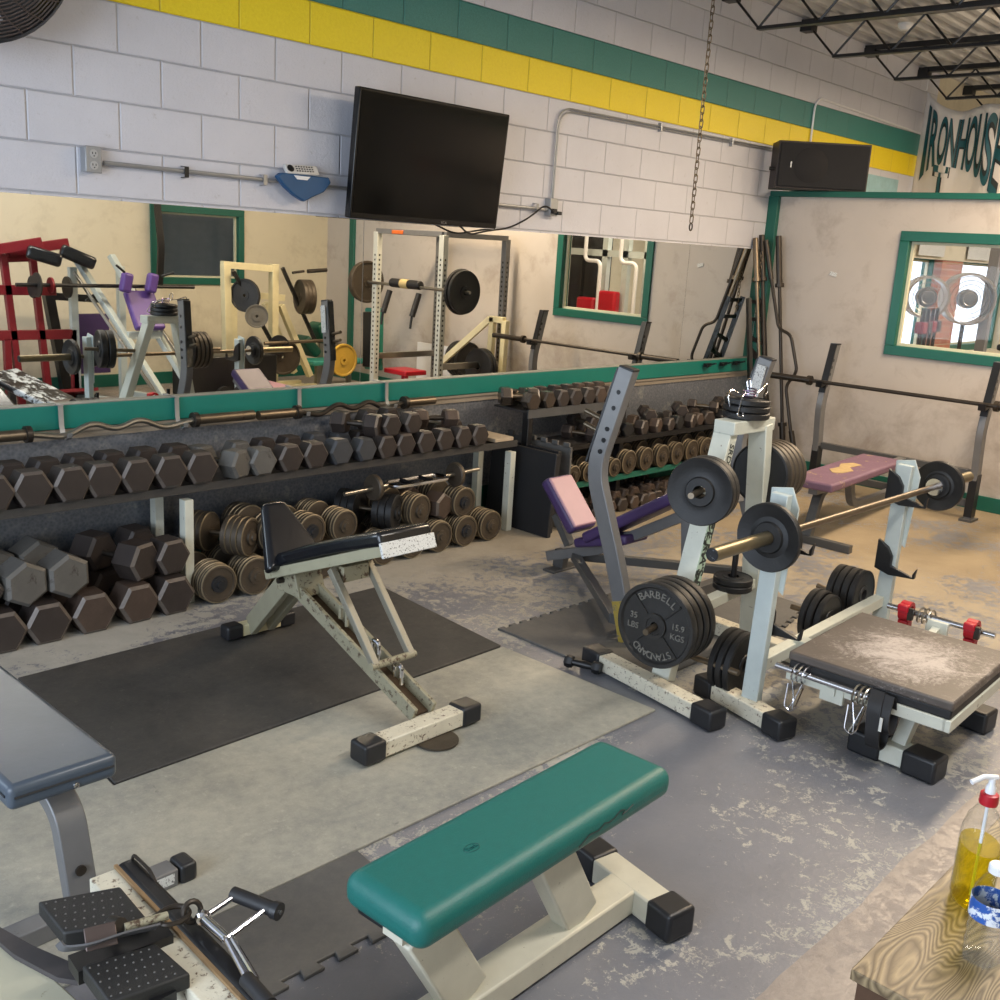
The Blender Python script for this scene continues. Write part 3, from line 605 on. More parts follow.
for i, x in enumerate(UPA[1:]):
    R = min(.083, .0795 if x > 1.7 else .083); R = .083 if x < 2.5 else (.075 if x < 3.3 else .069); th = R*1.35; hl = .11
    mt = hexg if i in (7, 8) else (mk('slate hex head', (66, 68, 72), .5, metal=.15, var=.25) if i in (11, 12) and 'x' not in DB else hexm)
    ms = hexdb(R, th, hl, mt); yaw = random.uniform(-.05, .05)+(.32 if i == 7 else 0)
    lab_ = 'black hexagonal dumbbell, %s from the left in the long upper shelf row' % NUM[i]
    if i in (7, 8): lab_ = ('lighter grey hexagonal dumbbell turned askew' if i == 7 else 'lighter grey hexagonal dumbbell set straight')+' on the long upper shelf above the white post'
    put_db(ms, (x, -.44+th+hl/2, .563+R*.866+.012), yaw, lab_, 'hexagonal dumbbells on the long upper shelf', tilt=-.03)
for x, y, z, rot, R, lb in ((3.49, -.25, .745, .55, .066, 'turned askew, leftmost of those stacked on top of the upper shelf row'), (3.63, -.26, .742, .0, .066, 'stacked on the upper shelf row, middle of the three close together'),
        (3.78, -.26, .742, .03, .066, 'stacked on the upper shelf row, right one of the three close together'), (4.05, -.27, .735, 1.15, .055, 'lying crosswise on the upper shelf row, its handle showing')):
    put_db(hexdb(R, .085, .10, hexr if rot > 1 else hexm), (x, y, z), rot, 'hexagonal dumbbell '+lb, 'dumbbells stacked on the upper shelf row')
# floor heap of the heaviest hexagonal dumbbells
FL = [(1.30, 0, 'hidden most by the near bench'), (1.52, 0, 'at the left picture edge'), (1.70, 0, 'second bottom one from the left edge'), (1.90, 0, 'third bottom one from the left edge'), (2.095, 0, 'fourth bottom one from the left edge'), (2.275, 0, 'bottom one touching the white rack post')]
for i, (x, l, lb) in enumerate(FL):
    put_db(hexdb(.098, .135, .12, hexr if i in (3, 4) else hexm), (x, -.50+.195, .086), random.uniform(-.04, .04), 'big rusty black hexagonal dumbbell on the floor, '+lb, 'heavy dumbbells heaped on the floor', roll=random.uniform(-.02, .02)*0)
put_db(hexdb(.098, .135, .12, hexg), (1.61, -.275, .262), .1, 'big pale grey hexagonal dumbbell of the second layer, left of the two pale ones', 'heavy dumbbells heaped on the floor', roll=.5)
put_db(hexdb(.098, .135, .12, hexg), (1.795, -.27, .262), .06, 'big pale grey hexagonal dumbbell of the second layer, right of the two pale ones', 'heavy dumbbells heaped on the floor', roll=.5)
put_db(hexdb(.094, .13, .12, hexm), (2.09, -.28, .262), .35, 'big brown black hexagonal dumbbell of the second layer, turned askew', 'heavy dumbbells heaped on the floor')
put_db(hexdb(.09, .13, .12, hexm), (2.27, -.27, .258), .12, 'big brown black hexagonal dumbbell of the second layer beside the white post', 'heavy dumbbells heaped on the floor')
put_db(hexdb(.09, .13, .12, hexm), (1.46, -.27, .258), -.04, 'big dark hexagonal dumbbell of the second layer cut by the picture edge', 'heavy dumbbells heaped on the floor')
# plate loaded dumbbells beyond the post
PD = ['nearest the white post', 'second from the white post', 'third from the white post', 'behind the low end of the black bench', 'under the middle of the black bench pad', 'behind the struts of the black bench', 'just left of the white pad edge', 'under the white pad edge', 'third from the leaning black mats', 'second from the leaning black mats', 'closest to the leaning black mats']
PX = [2.50, 2.70, 2.91, 3.11, 3.31, 3.51, 3.72, 3.93+.0, 4.13, 4.34]
for i, x in enumerate(PX):
    put_db(platedb(.098 if i < 2 else .094, .125, .12, iron_b, 6 if i % 2 else 7), (x, -.31, .099 if i < 2 else .095), random.uniform(-.06, .06), 'round plate loaded dumbbell on the floor, '+PD[i if i < 7 else i+1], 'round dumbbells on the floor', name='plate_dumbbell')
for i, (x, z, R, n, rt, lb, mt) in enumerate(((2.62, .285, .098, 4, .5, 'turned askew on the second layer near the white post', iron_b), (2.83, .283, .10, 4, .1, 'dark on the second layer behind the raised black seat', iron_b), (3.04, .262, .09, 5, .05, 'on the second layer right of the raised seat', iron_b),
        (3.25, .258, .088, 6, .05, 'small ribbed on the second layer above the black pad', iron_b), (3.55, .27, .10, 3, .5, 'very dark and bulky in the heap under the shelf', ironK), (3.76, .262, .095, 6, .15, 'ribbed, front left of the heap by the frame bar', iron_b), (4.13, .262, .09, 5, .0, 'with pale rim rings, top right of the heap', iron_b))):
    put_db(platedb(R, .12, .10, mt, n), (x, -.30, z), rt, 'round plate loaded dumbbell '+lb, 'round dumbbells of the second layer', name='plate_dumbbell')
put_db(hexdb(.082, .12, .11, hexr), (3.945, -.29, .255), .2, 'brown hexagonal dumbbell wedged between the round ones of the heap', 'round dumbbells of the second layer', roll=.5)
t = thing('frame_barbell', 'short frame bar with two small plates lying on the heap of round dumbbells', 'barbell', (3.8, -.36, .40)); Y_ = -.40; z = .418
part('bar', MB().cyl((3.30, Y_, z-.01), (3.60, Y_, z), .012), steel, t); part('bar', MB().cyl((4.02, Y_-.0, z), (4.30, Y_, z+.01), .012), steel, t)
part('frame', MB().tube(arc([(3.60, Y_, z), (3.62, Y_-.06, z), (4.0, Y_-.06, z), (4.02, Y_, z), (4.0, Y_+.06, z), (3.62, Y_+.06, z), (3.60, Y_, z)], .03, 4), .011, 8), chrome, t)
part('hand_grip', MB().tube([(3.74, Y_-.06, z), (3.74, Y_+.06, z)], .013, 8).tube([(3.88, Y_-.06, z), (3.88, Y_+.06, z)], .013, 8), blackp, t)
for x in (3.50, 4.11): part('small_plate', MB().lathe((x-.015, Y_, z), (1, 0, 0), [(.065, 0), (.072, .006), (.072, .026), (.065, .03)], 28), iron_b, t)
# leaning folded mats at the end of the left rack
for i, (x, y, s, w) in enumerate(((4.665, -.66, 'front one of the leaning pair', .50), (4.75, -.60, 'rear one of the leaning pair', .55))):
    m = MB(); yb = y; 
    e = [(0, 0), (.015, 0), (.075+i*.03, .0)]
    P0 = V((x, y, 0)); m.box((x+.035, y+.27, .26), (.035, .54, .52), Matrix.Rotation(math.radians(4), 3, 'Y'))
    solo('folded_mat', m, mk('matt black mat', (24, 25, 29), .6, var=.2), 'black exercise mat standing between the dumbbell racks, '+s, 'mat', 'mats leaning between the racks', .004)
t = thing('foam_tile', 'charcoal puzzle edged foam tile standing behind the black leaning mats', 'mat', (4.98, -.35, 0)); m = MB().box((4.90, -.33, .27), (.015, .56, .53))
for k in range(6): m.box((4.90, -.57+.095*k, .545), (.015, .045, .03))
part('tile', m, MAT_F, t)
t = thing('wood_offcuts', 'short pale board lying on the right end of the long rack', 'board', (4.5, -.3, .55)); part('board', MB().box((4.50, -.30, .588), (.16, .22, .022)), mk('pale worn board', (176, 160, 138), .6, var=.3), t, .002)
# second rack, three levels
rack_frame('dumbbell_rack', 'high grey shelf with small dumbbells right of the leaning black mats', 4.76, 5.80, [(.735, .055, GALV_D, -.06)], [(4.79, -.33, .0, .72, blackp), (5.76, -.33, 0, .72, blackp)], -.35)
rack_frame('dumbbell_rack', 'long dark tiered rack of small dumbbells behind the incline bench, reaching the corner', 5.0, 7.70, [(.482, .035, blackp, -.08), (.225, .04, tealD, -.08)], [(5.02, -.375, 0, .46, blackp), (7.66, -.375, 0, .46, blackp), (6.34, -.1, 0, .46, blackp)])
UR = [4.78, 4.92, 5.06, 5.20, 5.33, 5.45, 5.56, 5.67]
for i, x in enumerate([4.66]+UR):
    chromey = i < 3; ms = hexdb(.062, .075, .10, hexc if chromey else (hexm if i < 6 else hexr), steelw)
    put_db(ms, (x+(.03 if i else .13), -.24, .79+(.02 if i == 0 else 0)), 1.0 if i == 0 else random.uniform(-.08, .08), ('shiny dark' if chromey else 'dull black')+' small hexagonal dumbbell, %s from the left on the high shelf' % NUM[i], 'small dumbbells on the high shelf')
MR = [5.36, 5.50, 5.64, 5.80, 5.94, 6.10, 6.25, 6.38, 6.54, 6.68, 6.84, 7.0, 7.14, 7.28, 7.42]
for i, x in enumerate(MR):
    ms = hexdb(.058 if i % 3 else .052, .075, .10, (hexm, hexr, hexm, ironK)[i % 4], steelw)
    put_db(ms, (x, -.29+random.uniform(-.02, .02), .482+.053), random.uniform(-.35, .35), 'small hexagonal dumbbell, %s from the left on the middle tray of the corner rack' % NUM[i], 'small dumbbells on the middle tray')
for i, x in enumerate([5.44, 5.70, 6.18, 6.60, 6.92, 7.2]):
    put_db(hexdb(.05, .07, .10, hexm, steelw), (x, -.25, .60), random.uniform(-.9, .9), 'small hexagonal dumbbell lying on top of the middle tray row, %s from the left' % NUM[i], 'small dumbbells stacked on the middle tray row')
PR_ = [5.04, 5.18, 5.33, 5.48, 5.62, 5.78, 5.98, 6.18, 6.37, 6.57, 6.76, 6.95, 7.14, 7.33, 7.5]
for i, x in enumerate(PR_):
    put_db(platedb(.064 if i < 5 else .084, .07, .11, iron_b, 3), (x, -.30, .225+(.065 if i < 5 else .086)), random.uniform(-.05, .05), 'bronze brown round dumbbell, %s from the left on the lowest rack tray' % NUM[i], 'round dumbbells on the lowest tray', name='plate_dumbbell')
for i, x in enumerate([5.36, 5.50, 5.63, 5.75, 5.86, 5.96, 6.06, 6.16, 6.27, 6.38, 6.5, 6.62, 6.74, 6.86]):
    put_db(hexdb(.052, .06, .10, hexr if i % 2 else hexm, steelw), (x, -.42, .047), random.uniform(-.3, .3), 'tiny hexagonal dumbbell on the floor under the rack, front row, %s from left' % NUM[i], 'tiny dumbbells on the floor')
for i, x in enumerate([5.70, 5.82, 5.95, 6.08, 6.2, 6.32, 6.46]):
    put_db(hexdb(.045, .055, .09, hexm, steelw), (x, -.15, .041), random.uniform(-.3, .3), 'tiny hexagonal dumbbell on the floor under the rack, back row, %s from left' % NUM[i], 'tiny dumbbells on the floor')

# ================================================================ CORNER BARS
def straight(name, label, a, b, thin, thick, sl, mt, grp):
    a = V(a); b = V(b); d = (b-a).normalized(); L = (b-a).length; t = thing(name, label, 'barbell', tuple(a), grp)
    part('bar', MB().cyl(a+d*sl, b-d*sl, thin, 12), mt, t)
    for p, q in ((a, a+d*sl), (b-d*sl, b)): part('sleeve', MB().cyl(p, q, thick, 16), mt, t)
    for p in (a+d*sl, b-d*sl): part('collar', MB().cyl(p-d*.015, p+d*.015, thick*1.5, 16), mt, t)
    return t
G = 'bars standing in the corner'
straight('barbell', 'long dark barbell standing upright against the partition, rightmost of the corner bars', (7.88, -.50, .01), (7.92, -.17, 1.93), .0145, .025, .40, darksteel, G)
straight('barbell', 'dark barbell leaning in the corner in front of the green post', (7.74, -.42, .01), (7.86, -.05, 1.93), .0145, .024, .36, darksteel, G)
straight('barbell', 'grey barbell leaning in the corner against the mirror end', (7.60, -.46, .01), (7.80, -.03, 1.90), .015, .023, .34, steelw, G)
t = thing('cambered_bar', 'dark bar with an outward bend leaning in the corner', 'barbell', (7.85, -.6, 0), G)
part('bar', MB().tube(arc([(7.85, -.10, 1.88), (7.85, -.31, 1.19), (7.85, -.43, 1.15), (7.85, -.525, .86), (7.85, -.44, .73), (7.85, -.54, .35), (7.85, -.64, .02)], .05, 5), .0135, 10), darksteel, t)
part('sleeve', MB().cyl((7.85, -.54, .37), (7.85, -.645, .02), .023, 14), darksteel, t); part('sleeve', MB().cyl((7.85, -.10, 1.89), (7.85, -.19, 1.58), .02, 14), darksteel, t)
t = thing('ladder_frame', 'black ladder like lifting frame leaning against the end of the mirror', 'lifting frame', (7.6, -.4, 0)); A0, A1 = V((7.50, -.42, .02)), V((7.68, -.10, 1.42)); B0, B1 = V((7.78, -.42, .02)), V((7.90, -.10, 1.42))
part('rail', MB().beam(A0, A1, .03, .04), blackp, t); part('rail', MB().beam(B0, B1, .03, .04), blackp, t)
for f in (.55, .68, .78, .88, .98): part('rung', MB().beam(A0.lerp(A1, f), B0.lerp(B1, f-(.05 if f < .8 else 0)), .022, .03), blackp, t)
part('brace', MB().beam(A0.lerp(A1, .72), B0.lerp(B1, .60), .02, .03), blackp, t)
m = MB(); z = 1.78; k = 0
while z > 1.30:
    m.tube([(7.82+(.011*math.cos(a*PI/5) if k % 2 else 0), -.09+(0 if k % 2 else .011*math.cos(a*PI/5))-.03*(1.78-z), z+.018*math.sin(a*PI/5)) for a in range(10)], .0035, 5, closed=True); z -= .028; k += 1
solo('short_chain', m, steelw, 'short steel chain draped over the corner bars', 'chain')

# ================================================================ FLOOR MATS
def solomat(poly, h, mt, lb, x0=None):
    m = MB().prism(poly, (0, 0, 0.0), (1, 0, 0), (0, 1, 0), h); return solo('floor_mat', m, mt, lb, 'mat', None, .003)
solomat([(1.36, -1.735), (3.165, -1.70), (3.26, -.765), (1.45, -.775)], .012, MAT_D, 'large dark rubber floor mat under the black adjustable bench')
solomat([(.10, -2.50), (3.17, -2.53), (3.165, -1.712), (1.352, -1.745), (1.39, -1.25), (.10, -1.25)], .010, MAT_L, 'pale worn rubber floor mat lying between the dark mat and the teal bench')
def jag(a, b, n, amp, rev=False):                      # puzzle edge between two corners
    a = V((*a, 0)); b = V((*b, 0)); d = b-a; s = V((-d.y, d.x, 0)).normalized()*amp; out = []
    for i in range(n):
        for f, k in ((.0, 0), (.28, 0), (.20, 1), (.80, 1), (.72, 0)): q = a+d*((i+f)/n)+s*k; out.append((q.x, q.y))
    return out
solomat(jag((.95, -2.82), (1.66, -2.84), 7, -.028)+[(1.66, -2.84), (1.70, -2.525), (.95, -2.515)], .012, MAT_F, 'charcoal foam mat with puzzle edge beside the teal bench')
solomat([(3.30, -2.36), (4.14, -2.36), (4.16, -1.575)]+jag((4.16, -1.575), (3.29, -1.565), 12, -.02), .012, MAT_F, 'dark foam mat with puzzle edge under the grey incline bench upright')
solomat(jag((4.18, -2.42), (4.84, -2.30), 8, -.022)[::-1]+[(4.18, -2.42), (4.20, -1.75), (4.88, -1.72)][0:0]+[(4.18, -1.80), (4.86, -1.76)], .012, MAT_F, 'dark foam mat with puzzle edge beyond the plate tree')

def foot_caps(root, a, b, w=.075, h=.07, L=.08, mt=cap):
    a = V(a); b = V(b); d = (b-a).normalized()
    for p, q in ((a-d*.01, a+d*L), (b-d*L, b+d*.01)): part('foot_cap', MB().beam(p, q, w+.014, h+.012), mt, root, .012, 3)

# ================================================================ TEAL FLAT BENCH
t = thing('flat_bench', 'low bench with teal vinyl pad on a chipped cream frame in the foreground', 'bench', (1.7, -3.18, 0))
c = V((1.688, -3.158, .380)); R2 = Matrix.Rotation(math.radians(2.2), 3, 'Z')
part('pad', MB().box(c, (.93, .248, .085), R2), vinT, t, .036, 6)
part('pad_board', MB().box(c-V((0, 0, .047)), (.84, .15, .012), R2), blackp, t)
m = MB().tube([c+R2@V((-.20+.022*math.cos(a*PI/10), -.01+.013*math.sin(a*PI/10), .0425)) for a in range(20)], .0012, 5, closed=True)
me = text('e', 'York', .017, frame(c+R2@V((-.20, -.01, .0430)), R2@V((1, 0, 0)), R2@V((0, 1, 0))), vinT, ext=.0008)
m.add([v.co for v in me.vertices], [tuple(p.vertices) for p in me.polygons])
part('embossed_logo', m, mk('pressed teal', (18, 82, 78), .4), t)
sg = [(.05, -.012), (.09, .004), (.13, .0), (.15, .01), (.17, .004), (.19, .006), (.215, .018), (.235, .012), (.225, .002), (.25, .006), (.27, .012)]
part('pen_scribble', MB().tube([c+R2@V((x, -.1255, y)) for x, y in sg], .0014, 5), ink, t)
bs = mk('chipped ivory frame paint', (206, 202, 184), .4, wear=((92, 70, 50), 70, .66, .71), bump=.1)
part('base_beam', MB().beam((1.0, -3.20, .045), (2.10, -3.19, .045), .095, .07), bs, t, .006)
part('foot_bar', MB().beam((2.092, -3.31, .045), (2.14, -3.06, .045), .085, .072), bs, t, .006)
part('foot_bar', MB().beam((1.0, -3.35, .045), (1.0, -3.05, .045), .085, .072), bs, t, .006)
foot_caps(t, (2.083, -3.372, .045), (2.152, -3.008, .045), .085, .072)
foot_caps(t, (1.0, -3.385, .045), (1.0, -3.01, .045), .085, .072)
for a, b in (((1.725, -3.195, .335), (1.87, -3.195, .08)), ((1.31, -3.20, .335), (1.46, -3.20, .08))): part('post', MB().beam(a, b, .06, .115, (1, 0, 0)), bs, t, .006)
part('side_peg', MB().beam((1.30, -3.14, .315), (1.295, -3.045, .315), .05, .05), cap, t, .008, 3)
part('seat_rail', MB().beam((1.25, -3.19, .325), (2.0, -3.17, .325), .06, .02), bs, t)

# ================================================================ NEAR FLAT BENCH (left)
t = thing('flat_bench', 'flat bench with scuffed blue black pad and curved grey leg at the left picture edge', 'bench', (.95, -1.8, 0))
part('pad', MB().box((.950, -1.72, .42), (.265, 1.24, .065)), vinB, t, .018, 5)
m = MB().tube([(.8165+.0, -2.32, .423), (.8165, -1.12, .423)], .003, 5).tube([(1.0835, -2.32, .423), (1.0835, -1.12, .423)], .003, 5).tube([(.83, -2.341, .423), (1.07, -2.341, .423)], .003, 5)
part('piping', m, cap, t)
part('staple_button', MB().lathe((.975, -2.341, .405), (0, -1, 0), [(.008, 0), (.007, .003), (.002, .005)], 12), chrome, t)
part('leg', MB().path(arc([(.955, -1.9, .375), (.965, -2.15, .37), (.985, -2.255, .30), (.995, -2.30, .05)], .12, 7), .075, .045, (1, 0, 0)), greyp, t, .004)
part('leg', MB().path(arc([(.955, -1.6, .375), (.955, -1.35, .37), (.955, -1.25, .30), (.955, -1.23, .05)], .12, 7), .075, .045, (1, 0, 0)), greyp, t, .004)
part('bolt', MB().lathe((.99, -2.308, .15), (0, -1, 0), [(.014, 0), (.014, .006), (.006, .008)], 12), darksteel, t)
f = part('foot_bar', MB().beam((.66, -2.31, .035), (1.24, -2.31, .035), .06, .05), greyp, t, .004)
part('foot_bar', MB().beam((.66, -1.23, .035), (1.22, -1.23, .035), .06, .05), greyp, t, .004)
for y in (-2.31, -1.23): foot_caps(t, (.63, y, .035), (1.285, y, .035), .058, .046, .04)
part('sticker', MB().box((1.19, -2.341, .037), (.075, .001, .03)), lab, t)

# ================================================================ BLACK ADJUSTABLE BENCH (centre)
t = thing('adjustable_bench', 'adjustable bench with shiny black pads on a rusty cream ladder frame, centre of the mats', 'bench', (2.33, -1.6, 0)); T0 = .012
part('foot_bar', MB().beam((2.06, -2.135, T0+.04), (2.52, -2.135, T0+.04), .075, .06), grit, t, .005)
foot_caps(t, (2.02, -2.135, T0+.042), (2.55, -2.135, T0+.042), .075, .062, .085)
part('foot_bar', MB().beam((2.32, -.93, T0+.035), (2.54, -.93, T0+.035), .055, .05), ivory, t, .004)
foot_caps(t, (2.26, -.93, T0+.037), (2.59, -.93, T0+.037), .055, .052, .07)
piv = V((2.35, -1.33, .385))
for dx in (-.045, .045): part('main_rail', MB().beam(V((2.34+dx, -2.10, .09)), piv+V((dx, 0, -.01)), .016, .055), rusty, t, .002)
part('rail_web', MB().beam(V((2.34, -2.08, .075)), piv+V((0, 0, -.04)), .075, .010), mk('rust web', (84, 66, 48), .6, var=.4, vs=30, bump=.4), t)
for dx in (-.045, .045): part('rear_leg', MB().beam(V((2.42+dx, -.95, .06)), piv+V((dx, .03, -.015)), .030, .085), olive, t, .003)
part('pivot_bracket', MB().prism([(-.09, -.05), (.06, -.05), (.09, .05), (-.05, .06)], piv+V((-.065, 0, .0)), (0, 1, 0), (0, 0, 1), .13), rusty, t, .004)
part('pivot_bolt', MB().cyl(piv+V((-.09, .02, .0)), piv+V((.09, .02, .0)), .012), darksteel, t)
bd = V((0, -.925, .36)).normalized()                   # backrest direction, rising towards the viewer
bn = V((0, .36, .925)).normalized(); b0 = V((2.335, -1.33, .43))
def pad_sheet(o, d, n, prof, L, wd0, wd1, th, bev, root, mt, nm='pad'):
    m = MB(); X_ = V((1, 0, 0)); k = 14; vs = []
    for i in range(k+1):
        f = i/k; w = wd0+(wd1-wd0)*f; b = prof(f)
        for a, h in ((-1, 0), (1, 0), (1, 1), (-1, 1)): vs.append(o+d*L*f+n*b+X_*a*w/2+n*h*th)
    fs = [(4*i+j, 4*i+(j+1) % 4, 4*i+4+(j+1) % 4, 4*i+4+j) for i in range(k) for j in range(4)]+[(3, 2, 1, 0), (4*k, 4*k+1, 4*k+2, 4*k+3)]
    m.add(vs, fs); return part(nm, m, mt, root, bev, 4)
bp = pad_sheet(b0-bd*.03+V((0, 0, .0)), bd, bn, lambda f: .012+.012*math.sin(f*PI), .74, .225, .245, .055, .018, t, vinK, 'back_pad')
part('pad_board', MB().beam(b0-bd*.06, b0+bd*.70, .225, .04, bn), mk('olive cream board', (158, 154, 130), .5, var=.2, wear=((90, 78, 56), 30, .62, .7)), t, .003)
part('white_end_plate', MB().beam(b0+bd*.70, b0+bd*.712, .25, .055, bn), lab, t, .003)
s0 = V((2.335, -1.37, .45)); sd = V((0, .33, .20)).normalized(); sn = V((0, -.20, .33)).normalized()
m = MB(); sd = V((0, .20, .26)).normalized(); sn = V((0, -.26, .20)).normalized(); O = V((2.315, -1.34, .43)); k = 10; vs = []
for i in range(k+1):
    f = i/k; w = (.29*(1-f)+.10*f); th = .06-.015*f
    for a, h in ((-1, 0), (1, 0), (1, 1), (-1, 1)): vs.append(O+sd*.285*f+V((1, 0, 0))*(a*w/2)+sn*(h*th))
m.add(vs, [(4*i+j, 4*i+(j+1) % 4, 4*i+4+(j+1) % 4, 4*i+4+j) for i in range(k) for j in range(4)]+[(3, 2, 1, 0), (4*k, 4*k+1, 4*k+2, 4*k+3)])
part('seat_pad', m, vinK, t, .022, 5)
part('seat_bracket', MB().beam(O+sn*-.02, O+sd*.24+sn*-.02, .05, .03, sn), rusty, t)
lt = V((2.335, -1.985, .27))
for dx, top in ((-.085, b0+bd*.36), (.085, b0+bd*.36)):
    s = part('support_strut', MB().beam(V((2.335+dx, -1.93, .235)), top+V((dx, 0, -.03)), .028, .028), mk('strut', (140, 136, 122), .45, metal=.3, wear=(RUST, 20, .6, .68)), t, .003)
part('strut_crossbar', MB().cyl((2.23, -1.93, .235), (2.44, -1.93, .235), .014), rusty, t)
part('top_bracket', MB().box(b0+bd*.36+V((0, 0, -.05)), (.12, .08, .06)), rusty, t, .003)
for f in (.15, .33, .6): q = V((2.34, -2.06, .11)).lerp(piv, f); part('ladder_hook', MB().tube(arc([q+V((0, -.02, 0)), q+V((0, -.02, .07)), q+V((0, .02, .075)), q+V((0, .02, .02))], .02, 4), .008, 8), chrome if f < .4 else rusty, t)
solo('small_plate', MB().lathe((2.33, -2.18, .0115), (0, 0, 1), [(.075, 0), (.08, .004), (.08, .010), (.0, .011)], 32), iron_b, 'thin brown weight disc lying under the front foot of the black bench', 'weight plate')

# ================================================================ GREY INCLINE BENCH
t = thing('incline_bench', 'grey incline bench with tall bent uprights, mauve seat and purple back pad', 'bench', (4.27, -1.5, 0))
def upright(x, root, label=None):
    pts = arc([(x-.01, -2.05, .0), (x-.01, -1.93, .36), (x-.02, -1.775, .77), (x+.02, -1.885, 1.235)], .10, 6)
    u = part('upright', MB().path(pts, .05, .08, (1, 0, 0)), greyp, root, .004, label=label)
    part('wear_strip', MB().path([(x-.02, -1.738, .80), (x+.02, -1.842, 1.235)], .052, .012, (1, 0, 0)), cap, u, .002)
    h = MB()
    for f in (.12, .25, .38, .62, .8):
        p = V((x-.045+.04*f, -1.80-.08*f, .81+.40*f)); h.cyl(p+V((-.002, 0, 0)), p+V((.002, 0, 0)), .011, 10)
    part('pin_holes', h, blackp, u); part('end_cap', MB().box((x+.02, -1.886, 1.236), (.05, .08, .012), Matrix.Rotation(.16, 3, 'X')), cap, u, .003)
    for z in (.99, .93): part('peg', MB().cyl((x-.0, -1.80, z), (x+.0, -1.68, z+.03), .012), steelw, u)
    return u
upright(3.66, t); u2 = upright(4.86, t)
yl = part('yellow_worn_patch', MB().path([(3.648, -2.043, .02), (3.648, -1.985, .20)], .053, .083, (1, 0, 0)), mk('yellowed chipped base', (160, 138, 60), .5, var=.3, vs=25, wear=((112, 106, 96), 30, .55, .6)), t)
part('instruction_sticker', MB().box((4.862, -1.842, 1.08), (.052, .004, .23), Matrix.Rotation(.155, 3, 'X')), lab, t)
part('instruction_sticker', MB().path([(4.833-.002, -1.845, 1.00), (4.84-.002, -1.88, 1.20)], .003, .055, (1, 0, 0)), lab, t)
part('cross_tube', MB().beam((3.64, -1.955, .10), (4.86, -1.955, .10), .05, .05), greyd, t, .003)
part('main_beam', MB().path([(4.27, -1.02, .055), (4.27, -1.37, .18), (4.27, -1.84, .46), (4.27, -2.16, .64)], .06, .055, (1, 0, 0)), greyp, t, .003)
part('rear_post', MB().beam((4.27, -1.955, .02), (4.27, -1.90, .46), .06, .06, (1, 0, 0)), greyp, t, .003)
part('front_foot', MB().beam((4.27, -1.10, .01), (4.27, -1.11, .11), .07, .05, (1, 0, 0)), greyd, t, .003)
part('foot_plate', MB().box((4.27, -1.11, .006), (.22, .08, .012)), greyd, t, .002)
part('low_strut', MB().beam((4.27, -1.20, .10), (3.67, -1.93, .09), .045, .045), greyd, t, .003)
part('low_strut', MB().beam((4.27, -1.20, .10), (4.84, -1.93, .09), .045, .045), greyd, t, .003)
dd = V((0, -.47, .30)).normalized(); nn = V((0, .30, .47)).normalized()
part('back_pad', MB().beam(V((4.27, -1.33, .245)), V((4.27, -1.33, .245))+dd*.86, .235, .06, nn), vinP, t, .018, 4)
part('seat_support', MB().beam((4.27, -1.16, .15), (4.27, -1.05, .30), .05, .04), greyd, t)
sp_ = V((4.27, -1.24, .255)); sd_ = V((0, .23, .255)).normalized(); sn_ = V((0, -.255, .23)).normalized()
part('seat_pad', MB().beam(sp_, sp_+sd_*.33, .20, .07, sn_), vinP, t, .022, 4)
part('seat_cover', MB().beam(sp_+sd_*.012+sn_*.033, sp_+sd_*.318+sn_*.033, .185, .02, sn_), vinPk, t, .009, 3)
part('seat_tongue', MB().beam((4.27, -1.26, .20), (4.27, -1.60, .30), .20, .05), vinP, t, .015, 3)

# ================================================================ WEIGHT PLATES
def plate_mesh(R, th, style):
    m = MB(); h = th/2
    if style == 'rim': pr = [(.0165, -h), (.05, -h), (.05, -h+.008), (R*.42, -h+.010), (R*.86, -h+.010), (R*.90, -h), (R*.985, -h), (R, -h+.005), (R, h-.005), (R*.985, h), (R*.90, h), (R*.86, h-.010), (R*.42, h-.010), (.05, h-.008), (.05, h), (.0165, h), (.0165, -h)]
    elif style == 'dish': pr = [(.026, -h), (.055, -h), (.06, -h+.010), (R*.60, -h+.014), (R*.80, -h+.006), (R*.97, -h), (R, -h+.006), (R, h-.006), (R*.97, h), (R*.80, h-.006), (R*.60, h-.014), (.06, h-.01), (.055, h), (.026, h), (.026, -h)]
    else: pr = [(.026, -h), (.045, -h), (.047, -h+.004), (R*.93, -h+.004), (R*.95, -h), (R, -h+.004), (R, h-.004), (R*.95, h), (R*.93, h-.004), (.047, h-.004), (.045, h), (.026, h), (.026, -h)]
    return m.lathe((0, 0, 0), (0, 0, 1), pr, 48, cap=False)
PM = {}
def plate(loc, axis, R, th, style, mt, label, group=None, spin=0):
    k = (R, th, style, mt.name)
    if k not in PM: PM[k] = mesh('weight_plate', plate_mesh(R, th, style), mt, 30)
    o = bpy.data.objects.new('weight_plate', PM[k]); C.objects.link(o); o.location = loc
    o.rotation_euler = (V(axis).to_track_quat('Z', 'Y')).to_euler(); o['label'] = label; o['category'] = 'weight plate'
    if group: o['group'] = group
    return o
